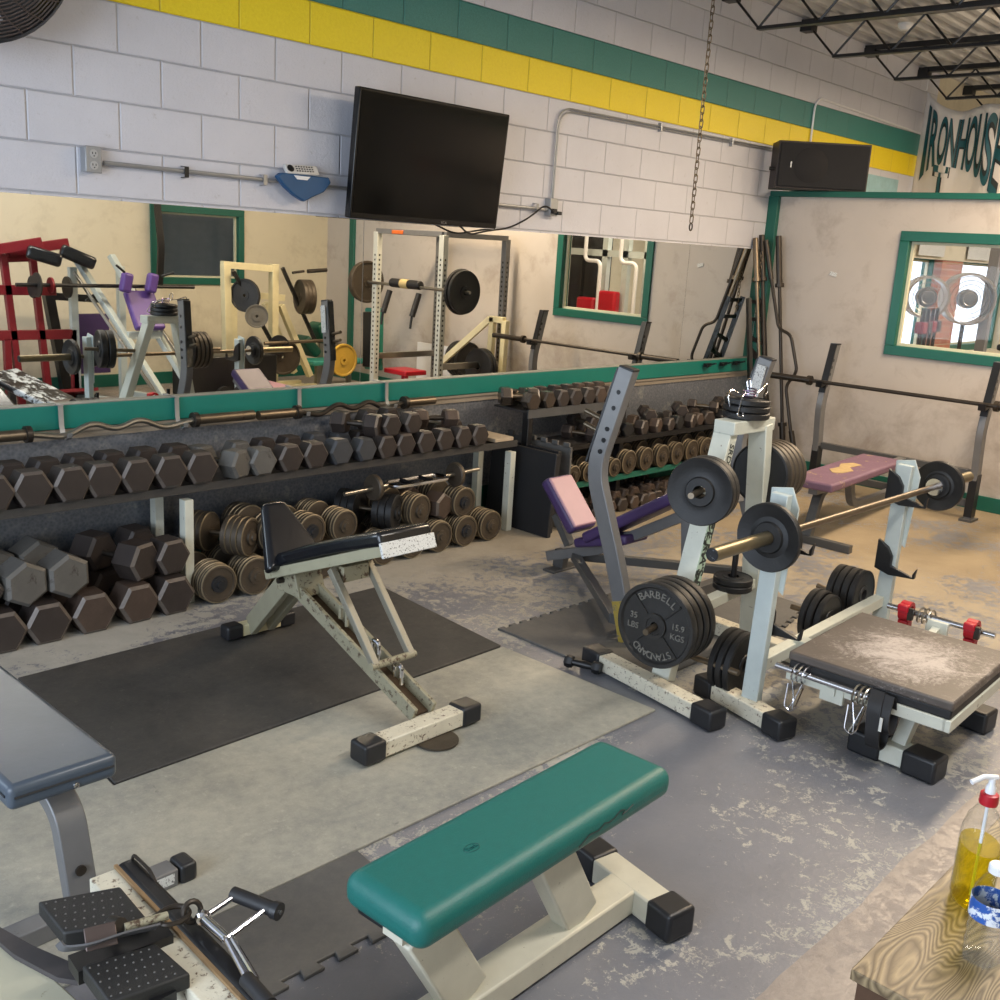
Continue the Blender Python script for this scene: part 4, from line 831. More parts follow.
# ---- the A shaped plate tree
t = thing('plate_tree', 'tall chipped white A shaped plate tree in front of the incline bench', 'plate rack', (3.7, -2.4, 0))
AL0, AL1, AR0, AR1 = V((3.36, -2.425, .05)), V((3.70, -2.39, 1.055)), V((4.09, -2.40, .05)), V((3.92, -2.42, 1.06))
ll = part('leg', MB().beam(AL0, AL1, .085, .055, (1, 0, 0)), cream, t, .004); part('leg', MB().beam(AR0, AR1, .085, .055, (1, 0, 0)), cream, t, .004)
part('top_beam', MB().beam((3.66, -2.40, 1.06), (3.97, -2.41, 1.06), .10, .055), cream, t, .004)
part('base_rail', MB().beam((3.335, -2.11, .045), (3.225, -2.72, .045), .075, .065), grit, t, .005)
part('base_rail', MB().beam((4.10, -2.15, .045), (4.06, -2.68, .045), .075, .065), grit, t, .005)
foot_caps(t, (3.345, -2.06, .045), (3.215, -2.775, .045), .078, .07, .10)
foot_caps(t, (4.105, -2.10, .045), (4.055, -2.73, .045), .078, .07, .08)
part('cross_beam', MB().beam((3.47, -2.42, .30), (4.07, -2.41, .33), .05, .045), cream, t, .003)
part('centre_pin', MB().cyl((3.85, -2.415, .30), (3.85, -2.415, .55), .013), blackp, t)
for a, b in (((3.43, -2.45, .345), (3.10, -2.495, .335)), ((3.64, -2.41, .835), (3.275, -2.52, .85)), ((3.94, -2.41, .83), (4.28, -2.41, .83))): part('peg', MB().cyl(a, b, .0125), steelw, t)
lx = (AL1-AL0).normalized(); wr = []
nrm = (V((0, -1, 0))-lx*lx.dot(V((0, -1, 0)))).normalized(); face = lambda f: AL0.lerp(AL1, f)+nrm*.044
part('flaked_patch', MB().beam(AL0.lerp(AL1, .37)+nrm*.043, AL0.lerp(AL1, .62)+nrm*.043, .054, .002, nrm), mk('flaked mint paint', (176, 200, 180), .5, wear=((44, 50, 44), 22, .50, .54)), t)
sx = lx; sy = nrm.cross(sx)
mes = [text('s', s, .062, frame(face(f), lx*-1, (lx*-1).cross(nrm)*-1), ink, ext=.0006, bold=.0015) for f, s in ((.60, 'ET'), (.53, 'R'), (.48, 'A'), (.43, 'S'), (.385, 'P'), (.335, 'O'))]
mb = MB()
for me in mes: mb.add([v.co for v in me.vertices], [tuple(p.vertices) for p in me.polygons])
mb.v = [V(v) for v in mb.v]; part('handwritten_letters', mb, ink, t)
mes = [text('s', s, .045, frame(face(f)+V((0, 0, 0)), lx*-1, (lx*-1).cross(nrm)*-1), ink, ext=.0006) for f, s in ((.90, 'SRD'), (.84, 'SC'))]
mb = MB()
for me in mes: mb.add([v.co for v in me.vertices], [tuple(p.vertices) for p in me.polygons])
part('handwritten_letters', mb, ink, t)
GP = 'plates stored on the plate tree'
# four 35 pound plates, the outermost with raised lettering
for i, lb in enumerate(('second from the front', 'third from the front', 'rearmost, against the tree')):
    plate((3.19+.045*(i+1), -2.48, .34), (-1, -.06, 0), .168, .036, 'rim', iron, 'iron plate in the low left stack of the plate tree, '+lb, GP)
fp = thing('weight_plate', 'large iron plate with raised lettering BARBELL STANDARD 35 LBS, front of the low left stack', 'weight plate', (3.19, -2.483, .34), GP)
Nf = V((-1, -.06, 0)).normalized(); Uf = V((0, 0, 1)); Xf = Uf.cross(Nf).normalized(); O = V((3.19, -2.483, .34))
rim = plate_mesh(.170, .038, 'rim'); Mx = Matrix((Xf, Uf, Nf)).transposed(); rim.v = [O+Mx@v for v in rim.v]; part('disc', rim, iron, fp)
for a in (45, 135, 225, 315):
    d = Xf*math.cos(math.radians(a))+Uf*math.sin(math.radians(a)); part('spoke', MB().beam(O+Nf*.012+d*.055, O+Nf*.012+d*.145, .008, .010, Nf), iron, fp)
part('hub_ring', MB().lathe(O+Nf*.012, Nf, [(.05, 0), (.05, .012), (.035, .012), (.034, .008), (.0165, .008)], 40, cap=False), iron, fp)
def curved(s, r, a0, da, size=.036):
    out = []
    for i, ch in enumerate(s):
        a = math.radians(a0-da*i); d = Xf*math.cos(a)+Uf*math.sin(a); tn = Xf*math.sin(a)-Uf*math.cos(a)
        out.append(text('s', ch, size, frame(O+Nf*.0125+d*r, tn, d), silv, ext=.003))
    return out
def flat(pr, x):
    return [text('s', s, .034, frame(O+Nf*.0125+Xf*x+Uf*z, Xf, Uf), silv, ext=.003) for s, z in zip(pr, (.018, -.022))]
for mes in (curved('BARBELL', .122, 126, 12, .042), curved('STANDARD', .122, -54, 10.4, .040), flat(('35', 'LBS'), -.098), flat(('15.9', 'KGS'), .100)):
    mb = MB()
    for me in mes: mb.add([v.co for v in me.vertices], [tuple(p.vertices) for p in me.polygons])
    part('raised_lettering', mb, silv, fp)
plate((3.385, -2.495, .848), (-1, -.24, 0), .134, .045, 'dish', ironK, 'smooth black plate on the upper left peg of the plate tree, outer one', GP)
plate((3.435, -2.481, .846), (-1, -.24, 0), .134, .045, 'dish', ironK, 'smooth black plate on the upper left peg of the plate tree, inner one', GP)
for i in range(5): plate((3.99+.036*i, -2.41, .83), (-1, 0, 0), .135, .030, 'flat', iron_b if i else ironK, 'brown edged iron plate on the right peg of the plate tree, %s from the post' % NUM[i], GP)
for i in range(2): plate((3.85, -2.415, .348+.03*i), (0, 0, 1), .085+.0*i, .028, 'flat', ironK, ('upper' if i else 'lower')+' black plate lying flat on the crossbar of the plate tree', GP)
for i in range(3): plate((3.82, -2.40, 1.103+.027*i), (0.02*i, 0, 1), .098-.002*i, .026, 'flat', ironK, ('bottom', 'middle', 'top')[i]+' one of the three black plates lying on top of the plate tree', 'plates lying on top of the tree')
t = thing('spring_clips', 'tangled chrome spring clips lying on the plates on top of the plate tree', 'clips', (3.82, -2.40, 1.17))
q = V((3.83, -2.40, 1.172))
part('coil', MB().tube([q+V((.028*math.cos(a*.6), .028*math.sin(a*.6), .0011*a)) for a in range(34)], .003, 6), mk('violet chrome', (170, 150, 180), .2, metal=1), t)
for p in ([(.02, .02, .03), (.02, .03, .07), (.045, .03, .075), (.045, .02, .03)], [(-.03, 0, .02), (-.09, -.02, .01), (-.13, -.03, -.06), (-.10, -.04, -.07), (-.08, -.02, 0)], [(.03, -.02, .02), (.10, 0, .03), (.16, .01, .05), (.17, .01, .01), (.11, -.01, 0)], [(-.02, .03, .01), (-.06, .05, .03), (-.10, .04, .01), (-.10, .02, -.05)]):
    part('handle', MB().tube(arc([q+V(a) for a in p], .01, 4), .0028, 6), chrome, t)

# ================================================================ BARBELL BENCH WITH SQUARE BLACK TOP
t = thing('bench_press_station', 'low square chalk marked black bench on a cream frame with plate like uprights', 'bench', (3.9, -3.1, 0))
for (x, yb, yt, zt) in ((3.43, -2.79, -2.81, .90), (4.67, -2.755, -2.765, .86)):
    m = MB().path([(x, yb, .04), (x, (yb+yt)/2, .45), (x, yt, zt)], .04, .07, (1, 0, 0)); u = part('upright', m, white, t, .004)
    part('catch_plate', MB().prism([(-.045, -.36), (.045, -.30), (.055, .0), (.055, .04), (-.03, .055), (-.065, -.02)], (x+.018, yt, zt-.03), (0, 1, 0), (0, 0, 1), .008), white, u, .002)
    for zz in (.735, .40):
        part('hook', MB().prism([(.03, .10), (-.02, .07), (-.045, .03), (-.045, -.015), (-.15, -.045), (-.15, -.03), (-.165, .0), (-.16, -.05), (-.04, -.06), (.03, -.04)], (x+(.03 if x < 4 else -.04), yt+.03, zz), (0, 1, 0), (0, 0, 1), .02), blackp, u, .002)
part('base_rail', MB().beam((3.46, -2.60, .045), (3.37, -2.93, .045), .075, .065), grit, t, .005)
foot_caps(t, (3.475, -2.545, .045), (3.352, -2.99, .045), .08, .07, .09)
part('base_rail', MB().beam((4.67, -2.55, .045), (4.67, -2.9, .045), .075, .065), grit, t, .005)
part('cross_tube', MB().beam((3.43, -2.78, .20), (4.67, -2.74, .20), .05, .05), cream, t, .004)
part('spine', MB().beam((3.78, -2.78, .215), (3.75, -3.40, .215), .07, .05), cream, t, .004)
ctr = V((3.735, -3.225, .30)); R3 = Matrix.Rotation(math.radians(2), 3, 'Z')
part('bench_top', MB().box(ctr+V((0, 0, .012)), (.66, .60, .035), R3), CHALK, t, .008, 2)
part('bench_top_base', MB().box(ctr+V((0, 0, -.02)), (.65, .59, .035), R3), black, t, .006)
for sx_, sy_, lx_, ly_ in ((0, -.285, .66, .03), (0, .285, .66, .03), (-.315, 0, .03, .57), (.315, 0, .03, .57)): part('frame_tube', MB().box(ctr+R3@V((sx_, sy_, -.06)), (lx_, ly_, .045), R3), cream, t, .003)
for dx_, dy_ in ((0, 0), (.56, .02)):
    part('leg', MB().beam((3.52+dx_, -3.345+dy_, .07), (3.60+dx_, -3.36+dy_, .235), .05, .055, (1, 0, 0)), cream, t, .003)
    part('foot_bar', MB().beam((3.50+dx_, -3.29+dy_, .045), (3.50+dx_, -3.41+dy_, .045), .085, .07), cream, t, .005)
    foot_caps(t, (3.51+dx_, -3.19+dy_, .045), (3.49+dx_, -3.50+dy_, .045), .095, .075, .115)
for x, y0, zr in ((3.385, -3.12, .262), (4.21, -3.18, .335)):
    part('storage_rod', MB().cyl((x, y0+.22, zr), (x, y0-.22, zr), .0125), chrome, t); part('storage_bracket', MB().box((x+(.02 if x < 4 else -.02), y0, zr-.037), (.02, .09, .075)), cream, t, .003)
    part('bracket_arm', MB().beam((x, y0, zr-.03), (3.5 if x < 4 else 4.0, y0, .235), .03, .03), cream, t)
for a, b in (((3.40, -2.74, .17), (3.40, -2.50, .17)), ((4.22, -2.72, .20), (4.22, -2.52, .20)), ((4.50, -2.72, .20), (4.50, -2.5, .24))): part('plate_peg', MB().cyl(a, b, .0125), steelw, t)
GQ = 'plates stored on the pegs of the square bench'
for i in range(3): plate((3.52, -2.62-.034*i, .155), (0, -1, 0), .135, .030, 'flat', ironK, 'black plate low behind the near bench upright, %s from the back' % NUM[i], GQ)
for i in range(3): plate((4.22, -2.63-.034*i, .19), (0, -1, 0), .125-.01*(i == 2), .030, 'flat', ironK, 'black plate behind the chalky bench top, left stack, %s from the back' % NUM[i], GQ)
for i in range(4): plate((4.52, -2.60-.036*i, .25), (0, -1, 0), .115, .032, 'flat', ironK, 'black plate behind the chalky bench top, right stack, %s from the back' % NUM[i], GQ)
# barbell on the uprights
t = thing('barbell', 'barbell with one dark plate at each end above the square chalky bench', 'barbell', (4.2, -2.8, .745))
B0_, B1_ = V((2.95, -2.832, .755)), V((5.25, -2.855, .752)); d = (B1_-B0_).normalized()
part('bar', MB().cyl(B0_+d*.40, B1_-d*.40, .0145, 14), steelw, t)
for a, b in ((B0_, B0_+d*.41), (B1_-d*.41, B1_)): part('sleeve', MB().cyl(a, b, .025, 20), mk('worn brass sleeve', (140, 130, 106), .4, metal=.9, var=.3), t)
part('collar', MB().cyl(B0_+d*.40, B0_+d*.425, .036, 24), darksteel, t); part('collar', MB().cyl(B1_-d*.43, B1_-d*.40, .04, 24), chrome, t)
part('end_cap', MB().cyl(B0_-d*.003, B0_+d*.001, .0235, 20), mk('printed black cap', (30, 30, 34), .4, wear=((140, 142, 148), 90, .6, .64)), t)
plate(B0_+d*.375, tuple(-d), .128, .030, 'dish', ironK, 'speckled black plate on the near end of the barbell over the square bench', 'plates loaded on the barbell')
plate(B1_-d*.375, tuple(-d), .118, .030, 'dish', ironK, 'black plate on the far end of the barbell over the square bench', 'plates loaded on the barbell')
def clip(loc, ax, mt, label, group, handles=True, red=False):
    t = thing('collar_clip', label, 'clip', tuple(loc), group); loc = V(loc); ax = V(ax).normalized()
    if red:
        part('ring', MB().lathe(loc-ax*.02, ax, [(.042, 0), (.042, .04), (.026, .04), (.026, 0), (.042, 0)], 20, cap=False), redpl, t)
        part('lever', MB().box(loc+V((0, 0, -.055)), (.05, .045, .035)), redpl, t, .005); part('lever', MB().box(loc+V((-.035, 0, .02)), (.03, .045, .03)), redpl, t, .005)
        part('latch', MB().box(loc+V((-.03, -.03, .0)), (.02, .02, .05)), darksteel, t)
    else:
        part('coil', MB().tube([loc+ax*(.0016*k-.03)+V((.032*math.cos(k*.5), 0, .032*math.sin(k*.5))) for k in range(38)], .004, 6), mt, t)
        if handles:
            for s in (-1, 1):
                p = loc+ax*.02*s; part('handle', MB().tube(arc([p+V((-.02, 0, -.03)), p+V((-.03, -.02*s, -.10)), p+V((-.055, -.03*s, -.135)), p+V((-.06, -.0*s, -.12)), p+V((-.03, .01*s, -.04))], .012, 4), .003, 6), chrome, t)
    return t
GC = 'bar clips hung on the storage rods'
clip((3.385, -3.0, .262), (0, 1, 0), chrome, 'chrome spring clip with long wire handles on the near rod of the square bench', GC)
clip((3.385, -3.235, .262), (0, 1, 0), steel, 'second chrome spring clip on the near rod, beside the black strap', GC)
clip((4.21, -3.04, .335), (0, 1, 0), None, 'red lock collar on the far rod of the square bench, further from the viewer', GC, red=True)
clip((4.21, -3.31, .335), (0, 1, 0), None, 'red lock collar on the far rod of the square bench, nearer the viewer', GC, red=True)
clip((4.21, -3.12, .335), (0, 1, 0), steel, 'steel spring clip on the far rod between the red collars', GC, handles=False)
t = thing('lifting_strap', 'black looped lifting strap hanging from the near rod of the square bench', 'strap', (3.385, -3.31, .2))
part('loop', MB().path(arc([(3.385, -3.29, .295), (3.345, -3.30, .25), (3.34, -3.31, .14), (3.36, -3.31, .09), (3.41, -3.315, .10), (3.43, -3.31, .2), (3.40, -3.30, .285), (3.385, -3.29, .295)], .03, 5), .05, .007, (0, 1, 0)), black, t)
part('loop', MB().path(arc([(3.385, -3.33, .29), (3.35, -3.335, .24), (3.345, -3.34, .18), (3.385, -3.345, .15), (3.425, -3.34, .2), (3.40, -3.33, .28), (3.385, -3.33, .29)], .03, 5), .04, .007, (0, 1, 0)), black, t)
part('label_tag', MB().box((3.335, -3.335, .20), (.003, .01, .05)), wht, t)
o = put_db(hexdb(.028, .035, .09, blackp, blackp), (3.24, -2.105, .036), .30, 'tiny black dumbbell lying on the foam mat beside the plate tree', 'loose dumbbell')
o.children[0].data = o.children[0].data

# ================================================================ MAUVE BENCH AT THE PARTITION
t = thing('bench_press', 'bench with torn mauve pad and two bent grey uprights against the beige partition', 'bench', (7.2, -1.5, 0))
for y, zt in ((-.91, 1.13), (-2.13, 1.13)):
    pts = arc([(7.60, y, 0), (7.60, y, .30), (7.56, y, .62), (7.57, y, .72), (7.68, y-.0, zt)], .08, 5)
    u = part('upright', MB().path(pts, .05, .075, (0, 1, 0)), greyp, t, .004)
    part('wear_strip', MB().path([(7.545, y, .76), (7.645, y, 1.135)], .052, .012, (0, 1, 0)), blackp, u)
    part('end_cap', MB().box((7.678, y, 1.13), (.08, .052, .012)), cap, u)
    h = MB()
    for f in (.1, .35, .5, .65): h.cyl((7.56+.10*f, y-.0265, .78+.35*f), (7.56+.10*f, y+.0265, .78+.35*f), .013, 10)
    part('pin_holes', h, blackp, u); part('bar_hook', MB().beam((7.56, y, .835), (7.48, y, .815), .05, .02).beam((7.485, y, .81), (7.48, y, .855), .05, .015, (1, 0, 0)), blackp, u)
    part('lower_sleeve', MB().beam((7.60, y, .03), (7.60, y, .34), .056, .08, (1, 0, 0)), blackp, u, .002)
    part('foot_plate', MB().box((7.60, y, .008), (.14, .09, .016)), greyd, u)
part('cross_tube', MB().beam((7.62, -.91, .34), (7.62, -2.13, .34), .05, .05), greyd, t, .003); part('cross_tube', MB().beam((7.62, -.91, .12), (7.62, -2.13, .12), .05, .05), greyd, t, .003)
e0, e1 = V((5.92, -1.70, .39)), V((7.20, -1.61, .39))
part('pad', MB().beam(e0, e1, .30, .055), vinM, t, .016, 4)
part('torn_foam', MB().prism([(-.13, .0), (-.04, .06), (.09, .045), (.22, .085), (.33, .04), (.30, -.03), (.14, -.01), (.05, -.07), (-.09, -.05)], (6.42, -1.66, .4165), (1, .07, 0), (-.07, 1, 0), .004), mk('exposed yellow foam', (176, 152, 108), .8, var=.3, vs=30, bump=.5), t)
part('seat_beam', MB().beam((6.0, -1.69, .34), (7.60, -1.59, .34), .06, .05), greyp, t, .003)
part('front_leg', MB().path(arc([(6.25, -1.67, .34), (6.12, -1.68, .31), (6.0, -1.69, .02)], .05), .06, .05, (0, 1, 0)), greyd, t, .003)
part('rear_leg', MB().path(arc([(6.6, -1.65, .33), (6.68, -1.65, .15), (6.9, -1.64, .13), (7.6, -1.60, .13)], .08), .05, .05, (0, 1, 0)), greyp, t, .003)
part('foot_bar', MB().beam((6.0, -1.99, .025), (6.0, -1.39, .025), .05, .05), greyd, t, .003)
straight('barbell', 'long dark barbell racked on the uprights of the mauve bench by the partition', (7.50, -.42, .845), (7.50, -2.62, .85), .0145, .025, .40, darksteel, None)

# ================================================================ LOW ROW MACHINE (bottom left)
t = thing('low_row_machine', 'worn cream low row machine with two black tread foot plates in the near left corner', 'exercise machine', (.9, -2.9, 0))
part('main_beam', MB().beam((.930, -2.56, .255), (.880, -3.75, .255), .062, .08), grit, t, .004)
part('slide_rail', MB().beam((.985, -2.56, .27), (.935, -3.75, .27), .045, .075), blackp, t, .012, 3)
part('rail_edge', MB().beam((.961, -2.56, .300), (.912, -3.7, .300), .008, .008), mk('brass worn edge', (170, 140, 104), .4, metal=.5), t)
part('cable_guard', MB().tube(arc([(.995, -2.57, .30), (1.0, -2.57, .318), (.998, -2.65, .318), (.996, -2.68, .30)], .02), .004, 6), darksteel, t)
part('leg', MB().beam((.94, -2.66, .22), (.94, -2.66, 0), .05, .06, (1, 0, 0)), grit, t, .003); part('leg', MB().beam((.93, -3.65, .22), (.93, -3.65, 0), .05, .06, (1, 0, 0)), grit, t, .003)
def tread(corners, z, root):
    cs = [V((x, y, z)) for x, y in corners]; m = MB(); n = V((0, 0, 1))
    m.add([c_-n*.035 for c_ in cs]+cs, [(3, 2, 1, 0), (4, 5, 6, 7)]+[(i, (i+1) % 4, 4+(i+1) % 4, 4+i) for i in range(4)])
    p_ = part('foot_plate', m, mk('black tread rubber', (34, 34, 34), .5, var=.3, vs=40, bump=.2), root, .005, 3)
    s = MB()
    for i in range(8):
        for j in range(5):
            u, v = (i+.6+(j % 2)*.4)/8.9, (j+.6)/5.2; q_ = (cs[0]*(1-u)+cs[1]*u)*(1-v)+(cs[3]*(1-u)+cs[2]*u)*v
            s.lathe(q_, n, [(.0024, 0), (.0016, .0016), (.0004, .002)], 6)
    part('studs', s, mk('worn stud tips', (96, 96, 94), .5), p_)
tread([(.762, -2.618), (.913, -2.68), (.902, -2.828), (.757, -2.75)], .332, t)
tread([(.743, -2.862), (.880, -2.895), (.885, -3.02), (.735, -2.99)], .328, t)
part('foot_frame', MB().beam((.74, -2.83, .30), (.93, -2.85, .30), .06, .03), blackp, t)
part('foot_frame', MB().beam((.83, -2.66, .285), (.83, -3.02, .285), .05, .04), blackp, t)
part('heel_plate', MB().prism([(.60, -2.44), (.70, -2.50), (.735, -2.74), (.745, -2.86), (.80, -3.1), (.85, -3.9), (.40, -3.9), (.40, -2.5)], (0, 0, .215), (1, 0, 0), (0, 1, 0), .02), mk('stained cream sheet', (184, 180, 158), .5, var=.12, vs=6, wear=((104, 84, 56), 22, .66, .72)), t, .004)
part('heel_leg', MB().beam((.55, -3.0, .215), (.55, -3.0, 0), .05, .05, (1, 0, 0)).beam((.55, -3.7, .215), (.55, -3.7, 0), .05, .05, (1, 0, 0)), cream, t)
part('torn_pad_remnant', MB().prism([(.685, -2.50), (.712, -2.53), (.74, -2.64), (.775, -2.74), (.76, -2.80), (.735, -2.765), (.700, -2.64)], (0, 0, .2355), (1, 0, 0), (0, 1, 0), .012), mk('dark torn vinyl', (70, 66, 66), .6, var=.3), t)
t = thing('ankle_strap', 'grey brown strap with metal buckle plate lying over the foot plates', 'strap', (.83, -2.83, .35))
part('buckle_plate', MB().beam((.765, -2.83, .355), (.822, -2.848, .355), .045, .004, (0, -.7, .7)), mk('worn bronze plate', (92, 80, 76), .4, metal=.6, var=.2), t, .002)
part('belt', MB().path(arc([(.735, -2.78, .336), (.728, -2.815, .345), (.765, -2.845, .350), (.83, -2.855, .350), (.90, -2.865, .340)], .02), .036, .004, (0, -.7, .7)), mk('grey webbing', (84, 84, 86), .7), t)
part('roller', MB().cyl((.835, -2.80, .345), (.835, -2.84, .362), .014), darksteel, t)
part('link_bar', MB().cyl((.84, -2.845, .355), (.925, -2.86, .350), .009), rusty, t)
part('carabiner', MB().tube(arc([(.905, -2.84, .345), (.945, -2.83, .345), (.97, -2.845, .345), (.97, -2.875, .345), (.945, -2.89, .345), (.905, -2.88, .345), (.905, -2.84, .345)], .015), .0055, 8), darksteel, t)
part('ring', MB().tube([(.972+.020*math.cos(a*PI/8), -2.875+.006*math.sin(a*PI/8), .345+.020*math.sin(a*PI/8)) for a in range(16)], .006, 8, closed=True), darksteel, t)
t = thing('row_handle', 'chrome double grip row handle with black rubber grips lying beside the low row machine', 'handle', (1.05, -2.92, .32)); Z_ = .335
hub = V((.985, -2.895, Z_)); g1a, g1b = V((1.068, -2.878, Z_+.01)), V((1.105, -2.992, Z_+.01)); g2a, g2b = V((.957, -3.10, Z_-.01)), V((.950, -3.19, Z_-.01))
jn = V((.985, -2.985, Z_))
part('hub', MB().cyl(hub, jn, .011, 12).lathe(hub, (1, 1, 0), [(.010, -.012), (.016, -.006), (.016, .006), (.010, .012)], 14), chrome, t)
for a, b in ((hub, g1a.lerp(g1b, .08)), (jn, g1a.lerp(g1b, .78)), (jn, g2a.lerp(g2b, .1)), (jn+V((.01, 0, 0)), g2a.lerp(g2b, .15)+V((.015, 0, 0)))): part('arm', MB().cyl(a, b, .0065, 10), chrome, t)
part('grip', MB().cyl(g1a, g1b, .0155, 18), black, t); part('grip', MB().cyl(g2a, g2b, .0155, 18), black, t)
dg = (g1b-g1a).normalized()
part('end_cap', MB().cyl(g1b-dg*.012, g1b+dg*.003, .019, 18), cap, t); part('screw', MB().cyl(g1b+dg*.003, g1b+dg*.006, .005, 8), chrome, t)

# ================================================================ PLYWOOD BOX AND BOTTLES
t = thing('plywood_box', 'weathered plywood box with dark sides in the near right corner', 'box', (2.1, -4.4, 0))
bx0, bx1, by0, by1, bz = 1.50, 2.65, -4.85, -4.035, .61
part('lid', MB().box(((bx0+bx1)/2, (by0+by1)/2, bz-.01), (bx1-bx0, by1-by0, .02)), PLY, t, .002)
part('side_panel', MB().box((bx0+.02, (by0+by1)/2, (bz-.02)/2), (.02, by1-by0-.02, bz-.02)), mk('dark stained board', (78, 54, 36), .5, var=.3, vs=6), t)
for x0_, y0_, dx_, dy_ in ((bx1-.02, (by0+by1)/2, .02, by1-by0-.02), ((bx0+bx1)/2, by0+.02, bx1-bx0-.06, .02), ((bx0+bx1)/2, by1-.02, bx1-bx0-.06, .02)): part('side_panel', MB().box((x0_, y0_, (bz-.02)/2), (dx_, dy_, bz-.02)), mk('dark board', (74, 52, 36), .5, var=.3, vs=6), t)
def oval(cx, cy, rx, ry, rot, prof, n=40, flute=0):
    m = MB(); vs = []
    for s, z in prof:
        for i in range(n):
            a = 2*PI*i/n; k = 1+(flute*math.cos(a*5) if callable(flute) is False else 0)*(1 if z < .02 else 0); x = rx*s*k*math.cos(a); y = ry*s*k*math.sin(a)
            vs.append((cx+x*math.cos(rot)-y*math.sin(rot), cy+x*math.sin(rot)+y*math.cos(rot), bz+z))
    p = len(prof); m.add(vs, [(k*n+i, k*n+(i+1) % n, (k+1)*n+(i+1) % n, (k+1)*n+i) for k in range(p-1) for i in range(n)]+[tuple(range(n-1, -1, -1)), tuple((p-1)*n+i for i in range(n))]); return m
clear = m_glass('clear plastic', (.95, .965, .97), .04, refl=.55); liquid = m_liquid('yellow liquid', (.90, .82, .12), (.62, .52, .01), .22)
def soap(cx, cy, lb, fill, rot):
    t = thing('pump_bottle', lb, 'bottle', (cx, cy, bz), 'bottles on the plywood box')
    body = [(.80, .001), (.95, .004), (1, .012), (1, .12), (.97, .14), (.80, .165), (.5, .185), (.30, .192), (.26, .200)]
    part('bottle_body', oval(cx, cy, .052, .036, rot, body), clear, t, sharp=60)
    if fill: part('liquid', oval(cx, cy, .0505, .0345, rot, [(.78, .0025), (.94, .006), (.995, .014), (.995, .115), (.99, .118)]), liquid, t, sharp=60)
    part('dip_tube', MB().cyl((cx, cy, bz+.01), (cx, cy, bz+.2), .003, 8), whitepl, t)
    part('collar', MB().lathe((cx, cy, bz+.197), (0, 0, 1), [(.0155, 0), (.0165, .004), (.0155, .020), (.010, .022)], 24), redpl, t)
    h = V((cx, cy, bz+.218)); d = V((-.86, .5, 0)).normalized()
    part('pump_head', MB().lathe(h, (0, 0, 1), [(.009, 0), (.009, .012), (.006, .018), (.006, .03)], 16), whitepl, t)
    part('nozzle', MB().tube([h+V((0, 0, .03))-d*.01, h+V((0, 0, .034))+d*.02, h+V((0, 0, .026))+d*.045], .0048, 10), whitepl, t)
soap(1.85, -4.10, 'clear pump bottle with red collar, half full of yellow liquid, on the plywood box', True, .5)
soap(1.93, -4.17, 'empty clear pump bottle with red collar behind the yellow one, at the picture edge', False, .5)
t = thing('water_bottle', 'clear water bottle with blue and white label on the near side of the plywood box', 'bottle', (1.69, -4.175, bz), 'bottles on the plywood box')
wp = [(.55, .0), (.95, .004), (1, .012), (.93, .022), (1, .034), (.92, .046), (1, .058), (.93, .068), (.99, .080), (.97, .120), (.90, .135), (.62, .152), (.40, .162), (.38, .168)]
part('bottle_body', oval(1.69, -4.175, .032, .032, 0, wp, flute=.06), clear, t, sharp=60)
part('water', oval(1.69, -4.175, .0305, .0305, 0, [(.5, .003), (.94, .006), (.99, .014), (.92, .022), (.99, .034), (.91, .046), (.99, .058), (.92, .068), (.97, .078)], flute=.05), m_liquid('water', (.97, .98, 1), (.8, .84, .9), .12), t, sharp=60)
part('label_band', oval(1.69, -4.175, .0325, .0325, 0, [(1, .084), (1, .119), (.985, .119), (.985, .084)]), mk('blue and white label', (40, 88, 168), .4, wear=((222, 228, 236), 34, .52, .55)), t)
part('screw_cap', MB().lathe((1.69, -4.175, bz+.166), (0, 0, 1), [(.0145, 0), (.0145, .012), (.012, .015)], 24), whitepl, t)

# ================================================================ REST OF THE GYM (seen in the mirror)
def rv(x, Y, z): return V((x, -Y, z))
def beams(root, name, lst, w, h, mt, bev=.003):
    for a, b in lst: part(name, MB().beam(a, b, w, h), mt, root, bev)
t = thing('lever_row_machine', 'dark red steel machine with two black arm pads at the left of the mirror', 'exercise machine', rv(4.1, 5.3, 0))
beams(t, 'upright', [(rv(3.94, 5.3, .0), rv(3.84, 5.3, 1.38)), (rv(4.20, 5.3, 0), rv(4.10, 5.3, 1.36)), (rv(3.83, 5.3, 0), rv(3.83, 5.3, .62)), (rv(4.46, 5.3, 0), rv(4.45, 5.3, .65)), (rv(3.45, 5.3, 0), rv(3.45, 5.3, .65))], .06, .06, redp)
beams(t, 'cross_beam', [(rv(3.3, 5.3, 1.06), rv(4.30, 5.3, 1.06)), (rv(3.3, 5.3, .65), rv(4.48, 5.3, .65)), (rv(3.5, 5.3, 1.36), (rv(4.15, 5.2, 1.50))), (rv(3.9, 5.35, 1.40), rv(4.44, 5.3, 1.50)), (rv(3.6, 5.4, 1.33), rv(4.1, 5.4, 1.36))], .06, .09, redp)
for a, b in ((rv(3.99, 5.15, 1.42), rv(4.26, 5.05, 1.34)), (rv(4.32, 5.2, 1.44), rv(4.60, 5.1, 1.32))): part('arm_pad', MB().beam(a, b, .16, .12), vinK, t, .03, 3)
for x in (4.02, 4.34): part('side_disc', MB().lathe(rv(x, 5.15, 1.10), (1, 0, 0), [(.10, 0), (.10, .02)], 24), iron, t)
part('back_plate', MB().box(rv(4.25, 5.2, .10), (.55, .5, .03), Matrix.Rotation(.25, 3, 'X')), redp, t)
